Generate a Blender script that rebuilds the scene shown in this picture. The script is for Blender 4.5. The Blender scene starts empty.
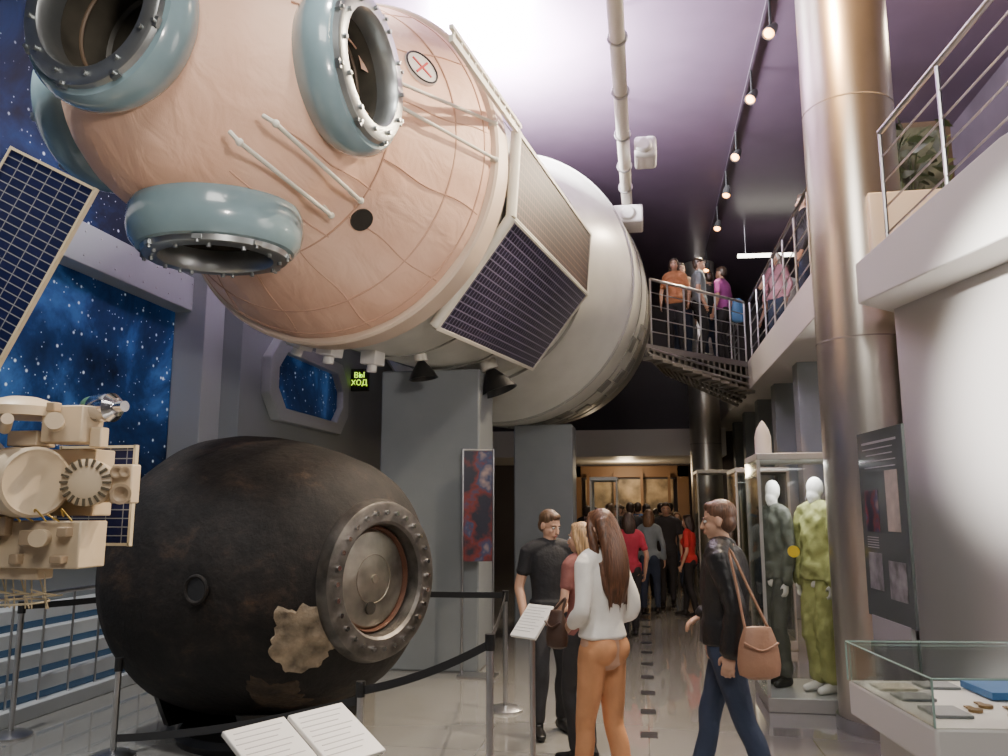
import bpy, bmesh, math, random
from mathutils import Vector, Matrix, Euler
from mathutils import noise as nz
random.seed(3)
V=Vector
COL=bpy.context.scene.collection
PI=math.pi
WM={}
# ------------------------------------------------------------ materials
MATS={}
def new_mat(name):
    m=bpy.data.materials.new(name); m.use_nodes=True
    nt=m.node_tree; b=nt.nodes['Principled BSDF']
    return m,nt,b
def mat(name,col,rough=.5,metal=0,bump=0,bscale=20,var=0,vscale=3,emit=None,es=0,coat=0,spec=.5,bdist=.03):
    if name in MATS: return MATS[name]
    m,nt,b=new_mat(name)
    b.inputs['Base Color'].default_value=(*col,1)
    b.inputs['Roughness'].default_value=rough
    b.inputs['Metallic'].default_value=metal
    b.inputs['Coat Weight'].default_value=coat
    b.inputs['Specular IOR Level'].default_value=spec
    if emit: 
        b.inputs['Emission Color'].default_value=(*emit,1); b.inputs['Emission Strength'].default_value=es
    tc=nt.nodes.new('ShaderNodeTexCoord')
    if var:
        n=nt.nodes.new('ShaderNodeTexNoise'); n.inputs['Scale'].default_value=vscale; n.inputs['Detail'].default_value=6
        nt.links.new(tc.outputs['Object'],n.inputs['Vector'])
        r=nt.nodes.new('ShaderNodeValToRGB'); r.color_ramp.elements[0].position=.3; r.color_ramp.elements[1].position=.7
        r.color_ramp.elements[0].color=(*[c*(1-var) for c in col],1); r.color_ramp.elements[1].color=(*[min(1,c*(1+var)) for c in col],1)
        nt.links.new(n.outputs['Fac'],r.inputs['Fac']); nt.links.new(r.outputs['Color'],b.inputs['Base Color'])
    if bump:
        n=nt.nodes.new('ShaderNodeTexNoise'); n.inputs['Scale'].default_value=bscale; n.inputs['Detail'].default_value=5
        nt.links.new(tc.outputs['Object'],n.inputs['Vector'])
        bp=nt.nodes.new('ShaderNodeBump'); bp.inputs['Strength'].default_value=bump; bp.inputs['Distance'].default_value=bdist
        nt.links.new(n.outputs['Fac'],bp.inputs['Height']); nt.links.new(bp.outputs['Normal'],b.inputs['Normal'])
    MATS[name]=m; return m
def grid_mat(name,c1,c2,line,cw,ch,mortar,rough=.3,metal=.2,spec=.5):
    m,nt,b=new_mat(name)
    tc=nt.nodes.new('ShaderNodeTexCoord'); br=nt.nodes.new('ShaderNodeTexBrick')
    br.offset=0; br.inputs['Scale'].default_value=1; br.inputs['Brick Width'].default_value=cw; br.inputs['Row Height'].default_value=ch
    br.inputs['Mortar Size'].default_value=mortar; br.inputs['Mortar Smooth'].default_value=0
    br.inputs['Color1'].default_value=(*c1,1); br.inputs['Color2'].default_value=(*c2,1); br.inputs['Mortar'].default_value=(*line,1)
    nt.links.new(tc.outputs['Object'],br.inputs['Vector']); nt.links.new(br.outputs['Color'],b.inputs['Base Color'])
    b.inputs['Roughness'].default_value=rough; b.inputs['Metallic'].default_value=metal; b.inputs['Specular IOR Level'].default_value=spec
    return m
def star_mat(name,bright=1.0,dark=0.0):
    m,nt,b=new_mat(name); L=nt.links.new; N=nt.nodes.new
    tc=N('ShaderNodeTexCoord')
    n=N('ShaderNodeTexNoise'); n.inputs['Scale'].default_value=.62; n.inputs['Detail'].default_value=9; n.inputs['Roughness'].default_value=.62; n.inputs['Distortion'].default_value=.6
    L(tc.outputs['Object'],n.inputs['Vector'])
    r=N('ShaderNodeValToRGB'); e=r.color_ramp.elements
    e[0].position=.38+dark; e[0].color=(.003,.006,.018,1); e[1].position=.84+dark; e[1].color=(.4,.6,.85,1)
    x=e.new(.53+dark); x.color=(.008,.03,.10,1); x=e.new(.66+dark); x.color=(.04,.13,.34,1)
    L(n.outputs['Fac'],r.inputs['Fac'])
    last=r.outputs['Color']
    for sc,th in ((7,.075),(14,.06),(2.2,.03)):
        v=N('ShaderNodeTexVoronoi'); v.inputs['Scale'].default_value=sc; L(tc.outputs['Object'],v.inputs['Vector'])
        mr=N('ShaderNodeMapRange'); mr.inputs['From Min'].default_value=th*2; mr.inputs['From Max'].default_value=th*.6; mr.inputs['To Min'].default_value=0; mr.inputs['To Max'].default_value=1
        L(v.outputs['Distance'],mr.inputs['Value'])
        mx=N('ShaderNodeMix'); mx.data_type='RGBA'; L(mr.outputs['Result'],mx.inputs['Factor']); L(last,mx.inputs['A']); mx.inputs['B'].default_value=(.8,.9,1,1)
        last=mx.outputs['Result']
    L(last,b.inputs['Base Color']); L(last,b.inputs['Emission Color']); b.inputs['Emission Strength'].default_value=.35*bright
    b.inputs['Roughness'].default_value=.6; b.inputs['Specular IOR Level'].default_value=.2
    return m
def glass_mat():
    m,nt,b=new_mat('clear_glass'); N=nt.nodes.new; L=nt.links.new
    t=N('ShaderNodeBsdfTransparent'); t.inputs['Color'].default_value=(.985,.993,.988,1)
    g=N('ShaderNodeBsdfGlossy'); g.inputs['Roughness'].default_value=.03; g.inputs['Color'].default_value=(.9,.95,.93,1)
    fr=N('ShaderNodeFresnel'); fr.inputs['IOR'].default_value=1.35
    ml=N('ShaderNodeMath'); ml.operation='MULTIPLY'; ml.inputs[1].default_value=.7; L(fr.outputs[0],ml.inputs[0])
    mx=N('ShaderNodeMixShader'); L(ml.outputs[0],mx.inputs[0]); L(t.outputs[0],mx.inputs[1]); L(g.outputs[0],mx.inputs[2])
    L(mx.outputs[0],nt.nodes['Material Output'].inputs['Surface']); return m
def pink_mat():
    m,nt,b=new_mat('peach_insulation_fabric'); N=nt.nodes.new; L=nt.links.new
    tc=N('ShaderNodeTexCoord')
    n0=N('ShaderNodeTexNoise'); n0.inputs['Scale'].default_value=1.3; n0.inputs['Detail'].default_value=5; L(tc.outputs['Object'],n0.inputs['Vector'])
    r=N('ShaderNodeValToRGB'); e=r.color_ramp.elements; e[0].position=.3; e[0].color=(.74,.44,.30,1); e[1].position=.7; e[1].color=(.86,.58,.43,1)
    L(n0.outputs['Fac'],r.inputs['Fac']); L(r.outputs['Color'],b.inputs['Base Color']); b.inputs['Roughness'].default_value=.62
    mp=N('ShaderNodeMapping'); mp.inputs['Rotation'].default_value=(.5,.3,.4); mp.inputs['Scale'].default_value=(4.5,1.5,3.2); L(tc.outputs['Object'],mp.inputs['Vector'])
    n1=N('ShaderNodeTexNoise'); n1.inputs['Scale'].default_value=1.2; n1.inputs['Detail'].default_value=3; n1.inputs['Distortion'].default_value=.5; L(mp.outputs['Vector'],n1.inputs['Vector'])
    n2=N('ShaderNodeTexNoise'); n2.inputs['Scale'].default_value=120; L(tc.outputs['Object'],n2.inputs['Vector'])
    b1=N('ShaderNodeBump'); b1.inputs['Strength'].default_value=.5; b1.inputs['Distance'].default_value=.05; L(n1.outputs['Fac'],b1.inputs['Height'])
    b2=N('ShaderNodeBump'); b2.inputs['Strength'].default_value=.12; b2.inputs['Distance'].default_value=.01; L(n2.outputs['Fac'],b2.inputs['Height']); L(b1.outputs['Normal'],b2.inputs['Normal'])
    L(b2.outputs['Normal'],b.inputs['Normal']); return m
GLASS=glass_mat()
PINK=pink_mat()
TEAL=mat('blue_grey_enamel',(.20,.29,.32),.22,coat=.6,var=.12,vscale=3)
STEEL=mat('brushed_steel',(.55,.55,.56),.3,metal=1,var=.15)
PSTEEL=mat('port_flange_steel',(.36,.38,.38),.34,metal=.9,var=.2)
CHROME=mat('chrome',(.75,.75,.77),.15,metal=1)
DARK=mat('hole_shade_dark',(.02,.017,.013),.6)
BLACK=mat('black_paint',(.012,.012,.013),.4)
WHITEH=mat('off_white_hull',(.60,.60,.53),.36,bump=.05,bscale=4,var=.06)
BEIGEH=mat('beige_grey_hull_end',(.34,.32,.26),.42,var=.1)
CREAM=mat('cream_trim',(.68,.65,.56),.45)
PANBLUE=grid_mat('violet_solar_cells',(.022,.019,.05),(.028,.024,.062),(.30,.27,.38),.075,.075,.006)
PANGOLD=grid_mat('bronze_solar_cells',(.016,.008,.007),(.021,.011,.009),(.10,.055,.04),.075,.075,.006,.5,0,.2)
PANNAVY=grid_mat('navy_solar_cells',(.008,.012,.05),(.012,.016,.065),(.28,.28,.28),.11,.05,.003)
GREYW=mat('grey_paint',(.27,.30,.315),.5,bump=.03,bscale=30)
GREYP=mat('grey_pillar_paint',(.22,.24,.25),.45,var=.05)
WHITE=mat('white_paint',(.76,.74,.70),.5)
WALLW=mat('white_wall_plaster',(.52,.495,.48),.5,bump=.03,bscale=40)
STAR=star_mat('starfield_print'); STARD=star_mat('dark_starfield_print',.8,.10)
CEIL=mat('purple_ceiling_paint',(.078,.052,.078),.34,var=.06)
TANM=mat('tan_satellite_paint',(.60,.48,.33),.42,var=.08)
GOLD=mat('gold_wire',(.5,.35,.1),.35,metal=1)
# ------------------------------------------------------------ mesh builder
class MB:
    def __init__(s): s.v=[]; s.f=[]
    def add(s,vs,fs):
        o=len(s.v); s.v+= [V(p) for p in vs]; s.f+=[tuple(i+o for i in f) for f in fs]; return s
    def box(s,c,d,R=None):
        c=V(c); vs=[]
        for x in(-.5,.5):
            for y in(-.5,.5):
                for z in(-.5,.5):
                    p=V((x*d[0],y*d[1],z*d[2])); 
                    if R is not None: p=R@p
                    vs.append(c+p)
        return s.add(vs,[(0,1,3,2),(4,6,7,5),(0,4,5,1),(2,3,7,6),(0,2,6,4),(1,5,7,3)])
    def bb(s,lo,hi):
        lo=V(lo);hi=V(hi); return s.box((lo+hi)/2,hi-lo)
    def prism(s,pts,vec):
        n=len(pts); vec=V(vec); pts=[V(p) for p in pts]
        return s.add(pts+[p+vec for p in pts],[tuple(range(n)),tuple(range(2*n-1,n-1,-1))]+[(i,(i+1)%n,n+(i+1)%n,n+i) for i in range(n)])
    def cyl(s,p0,p1,r0,r1=None,seg=16):
        r1=r0 if r1 is None else r1
        p0=V(p0);p1=V(p1);t=(p1-p0).normalized(); a=t.orthogonal().normalized(); b=t.cross(a); vs=[]
        for p,r in((p0,r0),(p1,r1)):
            for i in range(seg):
                q=2*PI*i/seg; vs.append(p+a*math.cos(q)*r+b*math.sin(q)*r)
        return s.add(vs,[tuple(range(seg-1,-1,-1)),tuple(range(seg,2*seg))]+[(i,(i+1)%seg,seg+(i+1)%seg,seg+i) for i in range(seg)])
    def lathe(s,prof,M=Matrix(),seg=64):
        vs=[];fs=[]
        for (q,r) in prof:
            for i in range(seg):
                a=2*PI*i/seg; vs.append(M@V((math.cos(a)*max(r,1e-4),q,math.sin(a)*max(r,1e-4))))
        for k in range(len(prof)-1):
            for i in range(seg):
                j=(i+1)%seg; fs.append((k*seg+i,k*seg+j,(k+1)*seg+j,(k+1)*seg+i))
        return s.add(vs,fs)
    def torus(s,c,n,R,r,seg=48,sr=8):
        M=frame(c,n); pr=[(math.sin(2*PI*k/sr)*r,R+math.cos(2*PI*k/sr)*r) for k in range(sr+1)]
        return s.lathe(pr,M,seg)
    def ell(s,c,r,M=Matrix(),seg=16,rings=10):
        c=V(c);vs=[];fs=[]
        for k in range(1,rings):
            ph=PI*k/rings
            for i in range(seg):
                a=2*PI*i/seg; vs.append(M@(c+V((r[0]*math.sin(ph)*math.cos(a),r[1]*math.sin(ph)*math.sin(a),r[2]*math.cos(ph)))))
        vs.append(M@(c+V((0,0,r[2])))); vs.append(M@(c-V((0,0,r[2])))); T=len(vs)-2;B=T+1
        for k in range(rings-2):
            for i in range(seg):
                j=(i+1)%seg; fs.append((k*seg+i,(k+1)*seg+i,(k+1)*seg+j,k*seg+j))
        for i in range(seg):
            j=(i+1)%seg; fs.append((T,i,j)); fs.append((B,(rings-2)*seg+j,(rings-2)*seg+i))
        return s.add(vs,fs)
    def tube(s,pts,rad,ref=(0,1,0),seg=14,sub=4,M=Matrix(),cap=.55):
        pts=[V(p) for p in pts]; rad=[(r,r) if isinstance(r,(int,float)) else r for r in rad]; ref=V(ref)
        n=len(pts); P=[];R=[]
        def cr(a,b,c,d,t): return .5*((2*b)+(c-a)*t+(2*a-5*b+4*c-d)*t*t+(3*b-a-3*c+d)*t*t*t)
        for i in range(n-1):
            i0=max(i-1,0);i3=min(i+2,n-1)
            for k in range(sub):
                t=k/sub; P.append(cr(pts[i0],pts[i],pts[i+1],pts[i3],t))
                R.append(tuple(max(.002,cr(rad[i0][j],rad[i][j],rad[i+1][j],rad[i3][j],t)) for j in(0,1)))
        P.append(pts[-1]);R.append(rad[-1])
        t0=(P[0]-P[1]).normalized(); t1=(P[-1]-P[-2]).normalized()
        if cap:
            m0=min(R[0])*cap; m1=min(R[-1])*cap
            P=[P[0]+t0*m0]+P+[P[-1]+t1*m1]; R=[tuple(x*.6 for x in R[0])]+R+[tuple(x*.6 for x in R[-1])]
        vs=[];fs=[];m=len(P)
        for i in range(m):
            t=(P[min(i+1,m-1)]-P[max(i-1,0)]).normalized()
            sd=ref.cross(t)
            if sd.length<.05: sd=V((1,0,0)).cross(t)
            sd.normalize(); up=t.cross(sd)
            for k in range(seg):
                a=2*PI*k/seg; vs.append(M@(P[i]+sd*math.cos(a)*R[i][0]+up*math.sin(a)*R[i][1]))
        for i in range(m-1):
            for k in range(seg):
                j=(k+1)%seg; fs.append((i*seg+k,i*seg+j,(i+1)*seg+j,(i+1)*seg+k))
        fs.append(tuple(range(seg-1,-1,-1))); fs.append(tuple(range((m-1)*seg,m*seg)))
        return s.add(vs,fs)
    def xf(s,M): s.v=[M@p for p in s.v]; return s
def frame(o,n,up=(0,0,1)):
    y=V(n).normalized(); x=y.cross(V(up))
    if x.length<.01: x=y.cross(V((0,1,0)))
    x.normalize(); z=x.cross(y)
    M=Matrix((x,y,z)).transposed().to_4x4(); M.translation=V(o); return M
def link(o,parent,M):
    COL.objects.link(o); o.matrix_basis=M; WM[o.name]=M.copy()
    if parent is not None:
        o.parent=parent; o.matrix_parent_inverse=WM[parent.name].inverted()
def tomesh(name,mb,recalc=True,ang=38):
    me=bpy.data.meshes.new(name); me.from_pydata([tuple(p) for p in mb.v],[],mb.f); me.update()
    if recalc:
        bm=bmesh.new(); bm.from_mesh(me); bmesh.ops.recalc_face_normals(bm,faces=bm.faces); bm.to_mesh(me); bm.free()
    for p in me.polygons: p.use_smooth=True
    me.set_sharp_from_angle(angle=math.radians(ang))
    return me
def part(name,mb,m,parent=None,M=Matrix(),bevel=0,label=None,mesh=None):
    me=mesh or tomesh(name,mb)
    if not mesh: me.materials.append(m)
    o=bpy.data.objects.new(name,me); link(o,parent,M)
    if bevel:
        b=o.modifiers.new('bevel','BEVEL'); b.width=bevel; b.segments=2; b.limit_method='ANGLE'
    if label: o['label']=label
    return o
def thing(name,label,cat,loc,group=None):
    o=bpy.data.objects.new(name,None); o.empty_display_size=.1; link(o,None,Matrix.Translation(V(loc)))
    o['label']=label; o['category']=cat
    if group: o['group']=group
    return o
def tag(o,label,cat,group=None):
    o['label']=label;o['category']=cat
    if group:o['group']=group
    return o
def struct(name,mb,m,label=None,bevel=0):
    o=part(name,mb,m,bevel=bevel); o['kind']='structure'
    return o
def dup(root,D,label=None,group=None):
    def cp(o,par):
        n=o.copy(); COL.objects.link(n)
        if par is None:
            n.matrix_basis=D@WM[o.name]; WM[n.name]=n.matrix_basis.copy()
        else:
            n.parent=par; n.matrix_parent_inverse=o.matrix_parent_inverse.copy(); n.matrix_basis=o.matrix_basis.copy(); WM[n.name]=D@WM[o.name]
        for c in list(o.children): cp(c,n)
        return n
    n=cp(root,None)
    if label: n['label']=label
    return n
T=Matrix.Translation
def Rz(a): return Matrix.Rotation(a,4,'Z')
D2=math.radians
# ------------------------------------------------------------ room shell
m,nt,b=new_mat('polished_grey_floor'); FLOOR=m
N=nt.nodes.new;L=nt.links.new
tc=N('ShaderNodeTexCoord'); br=N('ShaderNodeTexBrick'); br.offset=0; br.inputs['Scale'].default_value=1; br.inputs['Brick Width'].default_value=1.2; br.inputs['Row Height'].default_value=1.2
br.inputs['Mortar Size'].default_value=.005; br.inputs['Color1'].default_value=(.26,.255,.24,1); br.inputs['Color2'].default_value=(.27,.265,.25,1); br.inputs['Mortar'].default_value=(.2,.2,.19,1)
L(tc.outputs['Object'],br.inputs['Vector']); L(br.outputs['Color'],b.inputs['Base Color']); b.inputs['Roughness'].default_value=.10; b.inputs['Coat Weight'].default_value=.8; b.inputs['Coat Roughness'].default_value=.04
struct('floor',MB().bb((-5.6,-4,-.1),(4.6,24,0)),FLOOR)
struct('ceiling',MB().bb((-5.6,-4,7.1),(4.6,24,7.2)),CEIL)
struct('wall_left',MB().bb((-5.7,-4,0),(-5.55,24,7.1)),GREYW)
UPW=mat('dark_gallery_wall',(.045,.033,.045),.5,var=.2)
struct('wall_right',MB().bb((4.5,-4,0),(4.65,24,7.1)),UPW)
struct('wall_back',MB().bb((-5.6,22,0),(4.5,22.15,7.1)),mat('back_wall_paint',(.10,.085,.09),.6,var=.15,vscale=.6))
struct('wall_front',MB().bb((-5.6,-4.1,0),(4.5,-4,7.1)),GREYW)
trimn=[0]
def trim(mb,m,bevel=.01):
    trimn[0]+=1; return struct('trim_%d'%trimn[0],mb,m,bevel=bevel)
LBEAM=mat('pale_grey_beam',(.40,.43,.45),.45)
trim(MB().bb((-5.55,-2,4.03),(-5.28,9.25,4.45)),LBEAM)
trim(MB().prism([(-5.55,9.2,0),(-4.85,9.2,0),(-4.85,13.2,0),(-5.55,13.2,0)],(0,0,5.3)),GREYW)
trim(MB().bb((-5.55,9.2,5.3),(-5.2,22,5.6)),GREYW)
trim(MB().bb((-5.5,8.75,1.0),(-5.1,9.2,7.0)),LBEAM)
rv=MB()
for i in range(26):
    for z in(4.12,4.36): rv.ell((-5.28,3.2+i*.24,z),(.012,.012,.012),seg=8,rings=5)
o=part('rivet_row',rv,STEEL); tag(o,'small round steel rivets along the grey wall beam','rivets'); o['kind']='stuff'
def mural(name,lo,hi,label,m):
    o=part(name,MB().bb(lo,hi),m); tag(o,label,'mural'); return o
mural('wall_mural',(-5.55,-2,1.15),(-5.5,8.75,4.03),'deep blue starry nebula mural panel below the grey wall beam',STAR)
mural('wall_mural',(-5.55,-2,4.46),(-5.5,12.0,7.05),'dark starry sky mural panel above the grey wall beam',STARD)
fr=thing('window_frame','grey chamfered frame around a starry picture on the grey pier','picture frame',(-4.8,11.2,3))
def cham(y0,y1,z0,z1,c,x): return [(x,y0+c,z0),(x,y1-c,z0),(x,y1,z0+c),(x,y1,z1-c),(x,y1-c,z1),(x,y0+c,z1),(x,y0,z1-c),(x,y0,z0+c)]
outer=cham(9.75,12.6,2.85,3.98,.32,-4.85); inner=cham(10.0,12.35,3.03,3.8,.25,-4.85)
fb=MB()
vs=[V(p) for p in outer]+[V(p) for p in inner]; off=V((.14,0,0)); vs=vs+[p+off for p in vs]; fs=[]
for i in range(8):
    j=(i+1)%8; fs+=[(16+i,16+j,24+j,24+i),(i,j,16+j,16+i),(8+i,24+i,24+j,8+j),(i,8+i,8+j,j)]
fb.add(vs,fs); part('frame',fb,mat('light_grey_frame',(.42,.45,.46),.35),fr,bevel=.015)
part('picture',MB().prism([(p[0]+.01,p[1],p[2]) for p in inner],(.02,0,0)),STAR,fr)
es=thing('exit_sign','small dark exit sign with yellow-green lit letters by the pier','sign',(-4.6,13.1,3.7))
part('sign_box',MB().bb((-4.84,13.02,3.66),(-4.54,13.1,4.04)),BLACK,es)
def text(body,size,M,m,parent,name='lettering',ext=.003,align='CENTER'):
    cu=bpy.data.curves.new(name,'FONT'); cu.body=body; cu.size=size; cu.extrude=ext; cu.align_x=align; cu.align_y='CENTER'
    o=bpy.data.objects.new('tmp',cu); COL.objects.link(o); bpy.context.view_layer.update()
    me=bpy.data.meshes.new_from_object(o.evaluated_get(bpy.context.evaluated_depsgraph_get())); bpy.data.objects.remove(o)
    me.materials.clear(); me.materials.append(m)
    return part(name,None,m,parent,M=M,mesh=me)
def face_M(o,right,up):
    x=V(right).normalized(); y=V(up).normalized(); z=x.cross(y); M=Matrix((x,y,z)).transposed().to_4x4(); M.translation=V(o); return M
GL=mat('green_lit_letters',(.4,.8,.05),.4,emit=(.6,1,.05),es=2)
text('ВЫ\nХОД',.13,face_M((-4.69,13.01,3.86),(1,0,0),(0,0,1)),GL,es)
lp=thing('display_plinth','pale grey stepped display plinth with rails under the starry mural','plinth',(-5.2,6,0))
PG=mat('plinth_grey',(.55,.58,.60),.3)
for k in range(5): part('step',MB().bb((-5.54,2,.18*k),(-4.95-.09*k,8.7,.18*k+.12)),PG,lp,bevel=.01)
for k in range(4): part('blue_glow_strip',MB().bb((-5.54,2.02,.18*k+.12),(-5.06-.09*k,8.68,.18*(k+1))),mat('blue_reflection_glow',(.06,.11,.18),.2,emit=(.12,.3,.6),es=.05),lp)  # faint blue glow stands in for reflections between the steps
part('rail',MB().cyl((-5.02,2.2,.98),(-5.02,8.6,.98),.018,seg=8),STEEL,lp)
for i in range(18): part('baluster',MB().cyl((-5.02,2.4+i*.36,.12),(-5.02,2.4+i*.36,.98),.010,seg=6),STEEL,lp)
trim(MB().bb((1.85,6.6,3.7),(4.5,22,4.2)),WHITE)
trim(MB().bb((-5.55,18.5,2.85),(1.85,22,3.45)),WHITE)
pf=MB(); low=[V((1.62,6.25,3.2)),V((2.05,4.75,3.2)),V((3.2,.75,3.2)),V((4.5,.75,3.2)),V((4.5,6.6,3.2)),V((2.0,6.62,3.2))]; hs=[.31,.58,.58,.58,.31,.31]
vs=low+[p+V((0,0,h)) for p,h in zip(low,hs)]
pf.add(vs,[(0,1,2,3,4,5),(11,10,9,8,7,6)]+[(i,(i+1)%6,6+(i+1)%6,6+i) for i in range(6)])
trim(pf,WHITE)
struct('wall_side',MB().prism([(1.93,6.45,0),(3.42,1.2,0),(3.6,1.2,0),(2.1,6.6,0)],(0,0,3.2)),WALLW)
trim(MB().bb((2.9,6.6,0),(3.0,22,3.7)),GREYP)
for i,y in enumerate((9.6,11.6,13.6,15.6,17.6,19.6)):
    trim(MB().bb((2.15,y,0),(2.45,y+.35,3.7)),GREYW)
def column(x,y,r,label):
    t=thing('column',label,'column',(x,y,0))
    SC=mat('satin_metal_column',(.60,.56,.50),.30,metal=.9,var=.05)
    part('shaft',MB().cyl((x,y,.1),(x,y,7.08),r,seg=64),SC,t)
    part('base_collar',MB().cyl((x,y,0),(x,y,.1),r+.02,seg=64),STEEL,t)
    for z in(3.05,5.1): part('joint_band',MB().cyl((x,y,z),(x,y,z+.012),r+.003,seg=64),mat('joint_grey',(.3,.28,.26),.5),t)
column(1.85,7.05,.37,'large satin metal round column beside the spacesuit showcase')
column(1.37,18,.33,'satin metal round column by the far gallery end')
def pillar(lo,hi,label):
    o=part('support_pillar',MB().bb(lo,hi),GREYP,bevel=.02); tag(o,label,'pillar')
pillar((-2.86,8.67,0),(-1.74,9.5,3.22),'wide grey rectangular pillar carrying the space station module')
pillar((-1.80,11.5,0),(-.96,12.1,2.88),'grey rectangular pillar under the wide end of the module')
base=None
for i in range(20):
    y=6.6+i*.72
    if base is None:
        base=part('floor_marker',MB().bb((-.065,-.08,0),(.065,.08,.004)),mat('dark_floor_inlay',(.03,.03,.035),.3),M=T((0,y,0)))
        tag(base,'small dark square inlay set in the polished grey floor','floor marker','row of floor inlays')
    else: dup(base,T((0,y-6.6,0)))
# ------------------------------------------------------------ space module
AX=V((.129,1,.051)).normalized()
MO=V((-2.757,4.75,4.476)); MM=frame(MO,AX)
mod=thing('space_station_module','huge station core with peach fabric node, docking ports, white hull','spacecraft',MO)
prof=[]
for k in range(0,25):
    a=-PI/2+ (PI/2+.25)*k/24; prof.append((.97*math.sin(a),.97*math.cos(a)))
prof+=[(.5,1.0),(.65,1.065),(.8,1.13),(.95,1.205),(1.1,1.28),(1.2,1.33),(1.3,1.38),(1.44,1.445),(1.5,1.445),(1.51,1.3)]
cov=MB().lathe(prof,seg=120)
ports=[V((0,-1,0)),V((1,0,0)),V((-1,0,0)),V((0,0,-1)),V((0,0,1))]
kept=[]
for f_ in cov.f:
    c=sum((cov.v[i] for i in f_),V((0,0,0)))/len(f_); ok=True
    for n_ in ports:
        d=c.dot(n_)
        if d>0 and (c-n_*d).length<.40: ok=False
    if ok: kept.append(f_)
cov.f=kept
cov.v=[p*(1+.012*nz.noise(p*2.3)+.004*nz.noise(p*6)) for p in cov.v]
part('fabric_cover',cov,PINK,mod,M=MM,label='pale peach quilted insulation fabric')
part('rim_band',MB().lathe([(1.5,1.40),(1.5,1.49),(1.52,1.51),(1.78,1.51),(1.8,1.49),(1.8,1.42)],seg=96),mat('beige_band',(.66,.52,.40),.5,bump=.1,bscale=8),mod,M=MM)
part('hull',MB().lathe([(1.75,1.42),(5.2,1.42),(5.25,1.50),(5.4,1.50),(6.15,1.84),(6.2,1.90),(6.3,1.95),(7.5,1.95)],seg=96),WHITEH,mod,M=MM,label='off-white painted metal hull')
part('hull_end',MB().lathe([(7.5,1.88),(7.5,1.93),(9.0,1.84),(9.25,1.80),(9.3,1.3),(9.3,0)],seg=96),BEIGEH,mod,M=MM,label='beige-grey hull end section')
for q,r in ((2.9,1.422),(4.1,1.422),(5.24,1.50),(6.25,1.935),(6.9,1.952),(7.5,1.952),(8.3,1.885)):
    part('hull_seam',MB().lathe([(q-.015,r-.02),(q-.015,r+.010),(q+.015,r+.010),(q+.015,r-.02)],seg=96),mat('seam_grey',(.30,.30,.26),.5),mod,M=MM)
SEAM=mat('peach_seam',(.56,.33,.23),.8)
def rad_at(s):
    for i in range(len(prof)-1):
        if prof[i][0]<=s<=prof[i+1][0] and prof[i+1][0]>prof[i][0]:
            t=(s-prof[i][0])/(prof[i+1][0]-prof[i][0]); return prof[i][1]*(1-t)+prof[i+1][1]*t
    return 1.44
for q in (.55,1.12,1.4):
    r=rad_at(q); part('fabric_seam',MB().torus((0,q,0),(0,1,0),r-.001,.009,seg=96,sr=6),SEAM,mod,M=MM)
for k in range(28):
    a=2*PI*(k+.3)/28; pts=[]
    for j in range(8):
        s=-.45+j*.145 if k%2 else .56+j*.127
        s=min(s,1.45); r=rad_at(s)+.001; aa=a+.012*math.sin(j*1.3+k); pts.append((r*math.cos(aa),s,r*math.sin(aa)))
    part('fabric_seam',MB().tube(pts,[.006]*len(pts),seg=6,sub=2),SEAM,mod,M=MM)
def onhull(s,a,r): return V((r*math.cos(a),s,r*math.sin(a)))
for (s0,a0,r0,s1,a1,r1) in ((-.70,-47,.96,.34,-51,1.05),(-.62,-35,1.02,.42,-40,1.10),(.35,8,1.03,1.5,8,1.5),(.55,0,1.07,1.48,-4,1.5)):
    p0=onhull(s0,D2(a0),r0); p1=onhull(s1,D2(a1),r1)
    mb=MB().cyl(p0,p1,.014,seg=10)
    for p in(p0,p1): mb.cyl(p*.9+V((0,p.y*.1,0)),p,.014,seg=8); mb.ell(p,(.024,.024,.024),seg=10,rings=6)
    part('handrail',mb,CREAM,mod,M=MM)
def disc_on(s,ang,r,th,m,name,dr=0,parent=mod):
    a=D2(ang); rr=rad_at(s)+dr; slope=math.atan2(rad_at(s+.05)-rad_at(s-.05),.1)
    nrm=V((math.cos(a)*math.cos(slope),-math.sin(slope),math.sin(a)*math.cos(slope)))
    c=onhull(s,a,rr); part(name,MB().cyl(c-nrm*.02,c+nrm*th,r,seg=32),m,parent,M=MM); return c,nrm
disc_on(.64,-46,.085,.014,DARK,'vent_hole_disc')  # dark disc stands in for the shade inside an open hole
c,nr=disc_on(.9,22,.15,.015,mat('emblem_white',(.75,.7,.65),.5),'round_emblem')
EM=frame(c+nr*.018,nr)
mb=MB()
for s in(1,-1): mb.box((0,0,0),(.2,.006,.018),Matrix.Rotation(s*PI/4,3,'Y'))
part('emblem_cross',mb,mat('emblem_red',(.55,.05,.04),.5),mod,M=MM@EM)
part('emblem_ring',MB().torus((0,0,0),(0,1,0),.14,.008,seg=32,sr=6),BLACK,mod,M=MM@EM)
for (s,ang) in((.55,50),(.25,38),(.75,62),(1.0,70)): disc_on(s,ang,.02,.03,BLACK,'sensor_stud')
boltme=tomesh('bolt',MB().cyl((0,0,0),(0,.022,0),.015,seg=8)); boltme.materials.append(PSTEEL)
latchme=tomesh('latch',MB().box((0,.012,0),(.04,.03,.055)).cyl((0,.02,0),(0,.045,0),.012,seg=8)); latchme.materials.append(PSTEEL)
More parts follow.
